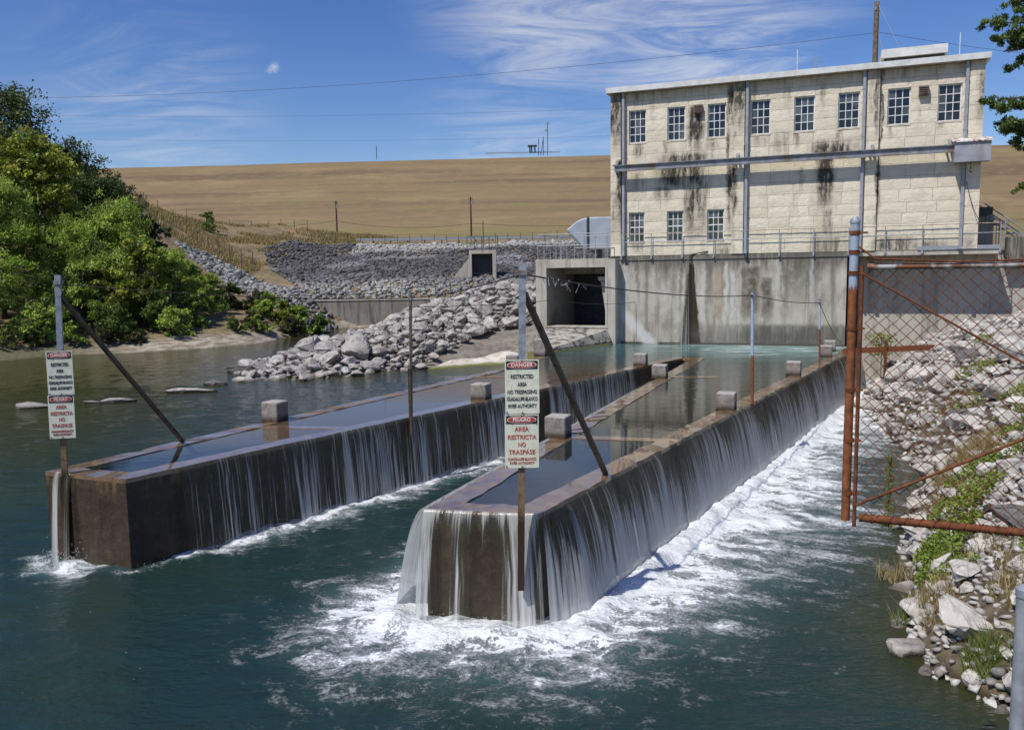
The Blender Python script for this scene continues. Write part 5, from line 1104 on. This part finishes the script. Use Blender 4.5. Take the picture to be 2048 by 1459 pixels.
def upole(loc, h, label, arms=True, r=.14):
    o = empty('utility_pole', loc, 0, label, 'utility pole', 'utility poles'); MB().tube([(0, 0, -1), (0, 0, h)], [r * 1.2, r * .8], 8).build('shaft', M['poledark' if arms else 'wood'], o)
    if arms: MB().bar((-.55, -.1, h - .5), (.55, -.1, h - .5), .12, .12).build('crossarm', M['poledark'], o); MB().tube([(.25, -.15, h - 1.6), (.25, -.15, h - .9)], .16, 6).build('transformer', M['galv'], o)
    for x in (-.45, 0, .45): MB().tube([(x if arms else x * .2, -.1, h - .44 + (.3 if x == 0 else 0)), (x if arms else x * .2, -.1, h - .25 + (.3 if x == 0 else 0))], .05, 5).build('insulator', M['galv'], o)
    return o
M['poledark'] = noisy('dark_pole', (.075, .05, .038), (.045, .03, .024), .9, 3)
upole((-38.5, 187, 9.0), 9.6, 'dark utility pole nearer the left, below the dam', r=.19); upole((-8.6, 187, 9.6), 9.4, 'dark utility pole left of the powerhouse, below the dam', r=.19)
upole((19.3, 45, 3.0), 13.3, 'bare wooden utility pole rising behind the powerhouse roof', False, .17)
cable('power_line', 'dark low line sagging between the two far poles', [(-118, 185, 19.5), (-38.5, 187, 14.2), (-8.6, 187, 13.2), (30, 187, 13)], .045, [3.6, 1.2, .8], cat='power line', n=24, group='overhead lines')
cable('power_line', 'thin line crossing the sky to the wooden pole', [(-75, 72, 19.6), (19.3, 45, 14.75)], .010, 2.2, cat='power line', n=40, group='overhead lines')
cable('power_line', 'thin line leaving the wooden pole to the right', [(19.3, 45, 14.8), (44, 49, 13.6)], .010, .5, cat='power line', group='overhead lines')
cable('power_line', 'middle of the thin lines across the left sky', [(-75, 70, 18.3), (22, 46, 11.8)], .005, 1.5, cat='power line', n=40, group='overhead lines')
cable('power_line', 'lowest of the thin lines across the left sky', [(-60, 70, 15.4), (22, 46, 10.2)], .005, 1.0, cat='power line', n=40, group='overhead lines')
cable('guy_wire', 'pale guy wire slanting from pole top to roof', [(19.3, 44.9, 16.2), tuple(fp(10.4, -4, 9.1))], .01, 0.0, M['galv'], 'wire', 2, 'guy wires')
cable('guy_wire', 'pale steep wire dropping from pole insulator to roof', [(19.4, 44.9, 14.8), tuple(fp(9.6, -6, 9.1))], .009, 0.0, M['galv'], 'wire', 2, 'guy wires')
cable('wall_cable', 'black cable looping down the right powerhouse pilaster', [tuple(fp(11.52, .18, 5.3)), tuple(fp(12.0, .3, 3.95))], .010, .22, cat='cable', group='wall cables')
# crest house and masts on the dam
def cy_(x): return 342 - (x + 330) * 56 / 750
o = empty('crest_shelter', (8.9, cy_(8.9), 46.0), 0, 'tiny open shelter on the dam crest skyline', 'shelter')
MB().bbox((-1.7, -1, 2.3), (1.7, 1, 2.75)).build('roof', M['darkmetal'], o)
for x in (-1.2, -.5, .7): MB().bbox((x, -.3, 0), (x + .5, .3, 2.3)).build('post', M['darkmetal'], o)
MB().bbox((-17.5, .5, .1), (10.5, .8, .45)).build('parapet', M['galv'], o)
for (x, h, lab) in ((11.2, 5.2, 'short dark mast beside shelter on dam crest'), (13.0, 5.8, 'leaning dark mast pair on dam crest'), (14.6, 11.2, 'tall thin mast with aerials on dam crest'), (-50, 4.0, 'lone thin pole standing on left dam crest')):
    q = empty('crest_mast', (x, cy_(x), 46), 0, lab, 'mast', 'masts on the dam crest'); MB().tube([(0, 0, -1), (0, 0, h)], .13, 5).build('mast', M['darkmetal'], q)
    if h == 5.8: MB().tube([(-1.0, 0, -1), (0, 0, h - .5)], .12, 5).build('stay', M['darkmetal'], q)
    if h > 10: MB().box((-.4, 0, 8.0), (1.3, .2, .7)).build('aerial', M['galv'], q); MB().box((.3, 0, 10.4), (1.0, .2, .45)).build('aerial', M['galv'], q)

# ------------------------------------------------------------------ vegetation
def leaf_cloud(C, size, cols, flat_=.0, aspect=.55, droop=0.0):
    N = len(C); nrm = RNG.normal(size=(N, 3)); nrm[:, 2] += flat_; nrm /= np.linalg.norm(nrm, axis=1)[:, None]; a = RNG.normal(size=(N, 3)); a[:, 2] -= droop; a -= nrm * (a * nrm).sum(1)[:, None]; a /= np.linalg.norm(a, axis=1)[:, None]; b = np.cross(nrm, a)
    s = (size * RNG.uniform(.65, 1.35, N))[:, None]; tip = nrm * s * .12
    V = np.stack([C - a * s * .5, C + b * s * .5 * aspect + tip, C + a * s * .5, C - b * s * .5 * aspect + tip], 1).reshape(-1, 3); return V, np.repeat(cols, 4, 0)
def crown_mesh(name, lobes, n, size, pal, dens_pow=.45, **kw):
    """lobes: (centre, radii); leaves in clumps that fill each lobe, biased to its outside"""
    vol = np.array([l[1][0] * l[1][1] * l[1][2] for l in lobes]) ** .67; pr = vol / vol.sum(); Cs, Cc = [], []
    for (l, p) in zip(lobes, pr):
        c = np.array(l[0]); r_ = np.array(l[1]); nl = int(n * p); k = max(8, nl // 45); d = RNG.normal(size=(k, 3)); d /= np.linalg.norm(d, axis=1)[:, None]; d[:, 2] = np.where(d[:, 2] < -.5, -d[:, 2] * .6, d[:, 2])
        rad = RNG.random(k) ** dens_pow; cl_ = c + d * rad[:, None] * r_ * (.8 + .4 * RNG.random((k, 1))); idx = RNG.integers(k, size=nl); spr = r_.mean() * .115
        pts = cl_[idx] + RNG.normal(size=(nl, 3)) * spr * np.array([1, 1, .75]); base = np.array(pal)[RNG.integers(len(pal), size=k)]; tone = RNG.uniform(.55, 1.3, (k, 1)); cc = (base * tone)[idx] * RNG.uniform(.75, 1.25, (nl, 1)); Cs.append(pts); Cc.append(cc)
    V, Cl = leaf_cloud(np.concatenate(Cs), size, np.concatenate(Cc), **kw); me = fast_mesh(name, V, np.arange(len(V)), 4); add_attr(me, 'col', np.clip(Cl, 0, 1), 'FLOAT_COLOR'); return me
OAK = [(.055, .085, .022), (.075, .105, .028), (.045, .070, .020), (.085, .115, .032)]; SYC = [(.25, .285, .042), (.21, .265, .042), (.31, .31, .05), (.15, .20, .036)]; WIL = [(.27, .37, .065), (.31, .41, .075), (.20, .29, .052), (.36, .44, .10)]; BUSH = [(.11, .17, .036), (.14, .20, .04), (.17, .22, .052)]; DRY = [(.13, .11, .05), (.10, .085, .04), (.07, .09, .03)]
def tree(name, label, x, y, h, rad, n, size, pal, lobes=7, cat='tree', group='trees on the left bank', base=None, crown0=.25, **kw):
    z0 = float(hill(x, y)) if base is None else base; o = empty(name, (x, y, z0), 0, label, cat, group); rg = random.Random(int(x * 13 + y * 7)); mb = MB(); L = []
    top = Vector((rg.uniform(-.2, .2) * rad, rg.uniform(-.2, .2) * rad, h * .8)); mb.tube([(0, 0, -.4), (top.x * .3, top.y * .3, h * .3), (top.x * .7, top.y * .7, h * .6), tuple(top)], [rad * .085, rad * .065, rad * .04, rad * .012], 7)
    for k in range(lobes):
        a = k * 2.4 + rg.uniform(-.4, .4); f = (k + .5) / lobes; zz = h * (crown0 + (1 - crown0) * f * .86 + .02); rr = rad * (.72 * math.sin(min(1, f * .9 + .22) * math.pi) ** .7) * rg.uniform(.6, 1.1); c = (math.cos(a) * rr, math.sin(a) * rr, zz); s = rad * rg.uniform(.42, .62); L.append((c, (s, s, s * rg.uniform(.7, .95))))
        mb.tube([(top.x * f * .6, top.y * f * .6, h * (.15 + .5 * f)), (c[0] * .5, c[1] * .5, (h * (.2 + .5 * f) + zz) / 2), c], [rad * .035, rad * .022, rad * .008], 5)
    L.append(((top.x, top.y, h * .86), (rad * .45, rad * .45, h * .14))); mb.build('trunk', M['bark'], o); link('crown', crown_mesh('crown', L, int(n * 1.4), size * .82, pal, **kw), M['leaf'], o); return o
T = tree
T('oak_tree', 'tall dark oak crowning the far left skyline', -35.2, 58, 9.9, 5.0, 15000, .26, OAK, 11); T('oak_tree', 'dark round oak right of the tallest oak', -31.2, 60, 7.0, 3.7, 11000, .24, OAK, 9); T('oak_tree', 'dark oak on slope just left of the dry hillside', -29.0, 62, 5.2, 2.5, 8500, .22, OAK, 8)
T('oak_tree', 'low dark oak at the right end of the tree line', -27.8, 64, 3.2, 1.8, 5500, .2, OAK); T('sycamore_tree', 'yellowing sycamore standing high in the left trees', -28.2, 50, 9.6, 3.1, 12000, .27, SYC, 11); T('sycamore_tree', 'small yellow green sycamore above the left shore', -21.4, 48.4, 5.2, 2.2, 7000, .25, SYC, crown0=.05)
T('willow_tree', 'bright green willow at the left picture edge', -28.2, 46.0, 7.6, 3.3, 14000, .26, WIL, 10, aspect=.25, droop=1.2, crown0=.1); T('willow_tree', 'bright feathery willow in the middle of left trees', -24.2, 51.5, 6.2, 2.9, 14000, .26, WIL, 10, aspect=.25, droop=1.2, crown0=.1); T('willow_tree', 'bright willow at the right end above the gravel bank', -20.6, 50.6, 4.2, 1.9, 9000, .23, WIL, 9, aspect=.25, droop=1.2, crown0=.05)
T('oak_tree', 'dense dark oak behind the bright willows', -27.0, 55, 6.6, 3.6, 11000, .24, OAK, 9, crown0=.02); T('oak_tree', 'dark tree filling the left picture edge', -32, 50, 9.6, 4.2, 12000, .25, OAK, 9, crown0=.05)
T('willow_tree', 'small bright willow leaning over the path', -19.3, 53.5, 2.6, 1.2, 4500, .2, WIL, aspect=.25, droop=1.2, crown0=.05); T('willow_tree', 'broad bright willow behind the left sign post', -24.6, 47.6, 5.6, 2.7, 11000, .24, WIL, 9, aspect=.25, droop=1.2, crown0=.02)
for i, (x, y, h, r_, pal, lab) in enumerate([(-27.4, 43.6, 2.3, 2.3, BUSH, 'green leafy bush at left shore edge'), (-25.2, 44.6, 1.5, 1.7, WIL, 'low bright bush under the left sign post top'), (-22.2, 45.9, 1.6, 1.7, BUSH, 'low wide green bush left of the gravel bar'), (-29.6, 41.0, 1.6, 1.9, DRY, 'low brownish shrub on the shore at left edge'), (-19.6, 47.3, 1.3, 1.5, WIL, 'low bright bush behind the gravel bar'), (-25.2, 46.2, 3.2, 1.9, BUSH, 'tall leafy bush behind left sign post'), (-22.8, 46.9, 2.9, 1.8, SYC, 'yellow flecked bush right of left sign post'), (-20.6, 48.0, 2.4, 1.6, BUSH, 'dark green bush above the gravel bar'), (-18.9, 49.2, 1.7, 1.2, BUSH, 'rounded bush at right end of shore trees'),
        (-24.3, 48.5, 4.4, 2.0, OAK, 'dark shaded bush deep among the trees'), (-17.2, 56.5, 1.5, 1.0, DRY, 'olive brown scrub beside the hillside path'), (-16.2, 55.0, 1.7, 1.2, WIL, 'fresh green riverside shrub, leftmost of the shore row'), (-15.0, 54.4, 1.7, 1.1, SYC, 'yellow green riverside shrub in shore row'), (-13.9, 54.6, 1.9, 1.0, WIL, 'upright green riverside shrub near basin wall'), (-12.9, 55.4, 1.5, .9, BUSH, 'dark green shrub at water nearest basin wall'),
        (-16.0, 51.5, 1.0, .9, DRY, 'low brown reeds at the river bend'), (-20.6, 55.6, 2.0, 1.5, BUSH, 'green bush below the riprap strip, nearest the trees'), (-19.0, 56.6, 1.6, 1.1, DRY + BUSH, 'brownish bush below the riprap strip, farther right'), (-22.4, 57.6, 2.2, 1.4, WIL, 'bright bush at upper end of riprap strip'), (-31.5, 41.5, 2.6, 2.2, OAK, 'dark bush overhanging river at left edge'), (-33.2, 92.5, 2.2, 1.5, BUSH, 'green bush on the dry hillside fence line'), (-14.2, 53.2, .9, .9, DRY, 'low olive reeds beneath the green shrubs')]):
    T('shrub', lab, x, y, h, r_, 3600 if y < 60 else 2200, .19, pal, 5, 'shrub', 'shrubs along the left shore', crown0=.0)
T('round_tree', 'small round tree standing on dam slope at right edge', 76, 120, 6.0, 3.2, 4500, .42, [(.13, .17, .04), (.09, .13, .03)], 6, group='trees at the right edge', base=10.6)
# cypress boughs entering at upper right
cy = empty('cypress_tree', (11.48, 15.4, 1.2), 0, 'feathery cypress reaching in at the upper right edge', 'tree', 'trees at the right edge'); mb = MB(); mb.tube([(0, 0, -1), (0, 0, 3), (.1, 0, 6), (.1, 0, 9)], [.3, .25, .18, .06], 9); L = []; rg = random.Random(3)
for (z, ex, ez, ln) in ((5.4, -2.62, 5.75, 1), (5.5, -2.35, 6.1, 1), (5.2, -2.45, 5.35, 1), (4.1, -2.58, 4.45, 1), (4.0, -2.45, 4.05, 1), (3.9, -2.2, 3.8, 1), (7, -1.5, 7.2, 1), (6.2, 1.5, 6.4, 0), (4.8, 1.6, 5.2, 0), (8, .6, 8.6, 0)):
    a = Vector((0, 0, z)); b = Vector((ex, rg.uniform(-.3, .3), ez)); mid_ = a.lerp(b, .5) + Vector((0, 0, .25)); mb.tube([a, mid_, b], [.06, .035, .012], 5)
    for k in range(9): f = .45 + .55 * k / 8; p = a.lerp(b, f) + Vector((rg.uniform(-.12, .12), rg.uniform(-.3, .3), rg.uniform(-.28, .22))); L.append((tuple(p), (.30, .30, .20)))
mb.build('trunk', M['bark'], cy); link('crown', crown_mesh('crown', L, 44000, .085, [(.11, .165, .042), (.14, .20, .05), (.085, .13, .036)], aspect=.28, droop=1.0), M['leaf'], cy)

for i, (x, y) in enumerate([(-30.5, 39.6), (-28.7, 40.6), (-26.9, 41.8), (-25.2, 42.9), (-23.6, 43.8), (-22.0, 44.3), (-20.6, 44.9), (-16.6, 49.0), (-15.8, 50.6)]):
    T('shore_shrub', ['ragged low shrub at waterline, leftmost on the far shore', 'ragged low shrub at waterline, second from left shore edge', 'ragged low shrub at waterline just left of left sign', 'ragged low shrub at waterline just right of left sign', 'ragged low shrub at waterline under the tall willow', 'ragged low shrub at waterline before the gravel bar', 'ragged low shrub at start of the gravel bar', 'ragged low shrub at far end of the gravel bar', 'ragged low shrub at the river bend mouth'][i], x, y + .5, (1.3, 1.0, 1.2, .9, 1.1, .8, .6, .8, .9)[i], (1.25, 1.1, 1.2, 1.0, .9, .8, .6, .7, .8)[i], 1500, .17, [DRY + BUSH, BUSH, WIL, DRY + BUSH, BUSH + WIL, DRY, DRY, BUSH, WIL][i], 4, 'shrub', 'shrubs along the left shore', crown0=.0)
# grasses and ground cover
def blades(name, label, spots, hgt, wd, pal, parent=None, cat='grass'):
    S = np.array(spots, float); N = len(S); a = RNG.uniform(0, 6.28, N); h = hgt * RNG.uniform(.5, 1.2, N); lean = RNG.normal(size=(N, 2)) * (h * .38)[:, None]; d = np.stack([np.cos(a), np.sin(a), 0 * a], 1) * (wd * .5)
    top = S + np.stack([lean[:, 0], lean[:, 1], h], 1); V = np.stack([S - d, S + d, top], 1).reshape(-1, 3); me = fast_mesh(name, V, np.arange(len(V)), 3); c = np.array(pal)[RNG.integers(len(pal), size=N)] * RNG.uniform(.75, 1.25, (N, 1)); add_attr(me, 'col', np.repeat(c, 3, 0), 'FLOAT_COLOR')
    return tag(link(name, me, M['leaf'], parent), label, cat, kind='stuff')
STRAW = [(.34, .26, .12), (.28, .21, .095), (.40, .31, .16), (.22, .17, .07)]
q = np.column_stack([RNG.uniform(-45, -15, 60000), RNG.uniform(66, 112, 60000), np.zeros(60000)])
sp = q[(q[:, 1] > 70 - (q[:, 0] + 22) * .78) & ((q[:, 0] < -26.0 + (95 - q[:, 1]) * .17) | (q[:, 1] > 96.5)) & (fbm(P3(q[:, 0] / 4, q[:, 1] / 4, 7.0), 3) > .36)][:28000]
sp = np.array(sp); sp[:, 2] = hill(sp[:, 0], sp[:, 1]); blades('dry_grass', 'tawny dry grass covering the left hillside', sp, .42, .09, STRAW + [(.30, .19, .08), (.17, .17, .06)])
def bank_spots(cs):
    out = []
    for (x, y, r_, n) in cs:
        for _ in range(n): a = random.uniform(0, 6.28); q = r_ * math.sqrt(random.random()); px_, py_ = x + math.cos(a) * q, y + math.sin(a) * q; out.append((px_, py_, 0))
    out = np.array(out); out[:, 2] = np.maximum(bank_z(out[:, 0], out[:, 1]), ZL - .02); return out
blades('bank_grass', 'tufts of straw coloured grass among right bank rocks', bank_spots([(7.6, 13.6, .55, 1500), (8.0, 14.2, .5, 900), (7.0, 12.7, .3, 400), (9.4, 17.6, .5, 300), (5.0, 7.9, .25, 260), (4.7, 9.2, .2, 140), (5.05, 7.2, .2, 200), (5.3, 8.2, .3, 160), (4.75, 8.9, .3, 200), (4.5, 8.4, .2, 150), (5.5, 9.2, .4, 220), (4.9, 10.3, .25, 120), (6.3, 12.0, .4, 260)]), .24, .014, STRAW)
blades('green_grass', 'green grass blades at the water edge lower right', bank_spots([(4.45, 7.55, .16, 420), (4.95, 7.05, .22, 380), (4.75, 7.35, .15, 200), (4.3, 8.9, .08, 60)]), .26, .012, [(.16, .20, .05), (.11, .16, .035), (.24, .24, .08)])
def cover(name, label, cs, size, pal, hmax):
    C = []
    for (x, y, r_, n) in cs:
        for _ in range(n): a = random.uniform(0, 6.28); q = r_ * math.sqrt(random.random()); px_, py_ = x + math.cos(a) * q * .8, y + math.sin(a) * q; C.append((px_, py_, .05 + random.random() * hmax))
    C = np.array(C); C[:, 2] += np.maximum(bank_z(C[:, 0], C[:, 1]), ZL); cc = np.array(pal)[RNG.integers(len(pal), size=len(C))] * RNG.uniform(.7, 1.3, (len(C), 1)); V, Cl = leaf_cloud(C, size, cc, flat_=1.2, aspect=.8); me = fast_mesh(name, V, np.arange(len(V)), 4); add_attr(me, 'col', Cl, 'FLOAT_COLOR'); return tag(link(name, me, M['leaf']), label, 'weeds', kind='stuff')
cover('leafy_weeds', 'bright green leafy weeds between right bank rocks', [(5.55, 10.3, .45, 1900), (6.2, 11.1, .55, 1700), (5.15, 9.75, .3, 800), (5.0, 9.3, .2, 300), (6.9, 12.3, .4, 700), (5.4, 8.2, .25, 350), (7.3, 11.9, .5, 700), (10.6, 18.8, .5, 500), (9.8, 15.6, .6, 900), (9.3, 16.8, .4, 350), (12.6, 21.5, .7, 700), (5.0, 8.9, .15, 120), (8.2, 13.2, .4, 500), (11.8, 25.6, .3, 260), (8.9, 14.7, .3, 260)], .045, [(.17, .23, .03), (.13, .19, .03), (.22, .26, .05)], .16)
o = empty('reed_stalk', (5.75, 12.4, ZL - .05), 0, 'slender green reed standing in water behind gate', 'reed'); C = np.stack([RNG.normal(size=700) * .035, RNG.normal(size=700) * .035, RNG.random(700) * 1.15], 1); C[:, :2] *= (1.6 - C[:, 2:3]); V, Cl = leaf_cloud(C, .07, np.array([(.17, .19, .045), (.13, .16, .04)])[RNG.integers(2, size=700)] * RNG.uniform(.7, 1.2, (700, 1)), aspect=.2, droop=-1.2); me = fast_mesh('leaves', V, np.arange(len(V)), 4); add_attr(me, 'col', Cl, 'FLOAT_COLOR'); link('leaves', me, M['leaf'], o); MB().tube([(0, 0, 0), (.02, 0, 1.15)], .008, 5).build('stem', M['bark'], o)
o = empty('yellow_weed', tuple(fp(9.2, .9, -.7)), 0, 'yellow green weed against the retaining wall', 'weed'); C = np.stack([RNG.normal(size=500) * .22, RNG.normal(size=500) * .15, .5 + RNG.random(500) * .75], 1); V, Cl = leaf_cloud(C, .09, np.array([(.24, .25, .06), (.18, .21, .05)])[RNG.integers(2, size=500)], aspect=.5); me = fast_mesh('leaves', V, np.arange(len(V)), 4); add_attr(me, 'col', Cl, 'FLOAT_COLOR'); link('leaves', me, M['leaf'], o); MB().tube([(0, 0, -.5), (0, 0, 1.0)], .012, 5).tube([(0, 0, .2), (.2, 0, 1.0)], .009, 5).build('stem', M['bark'], o)
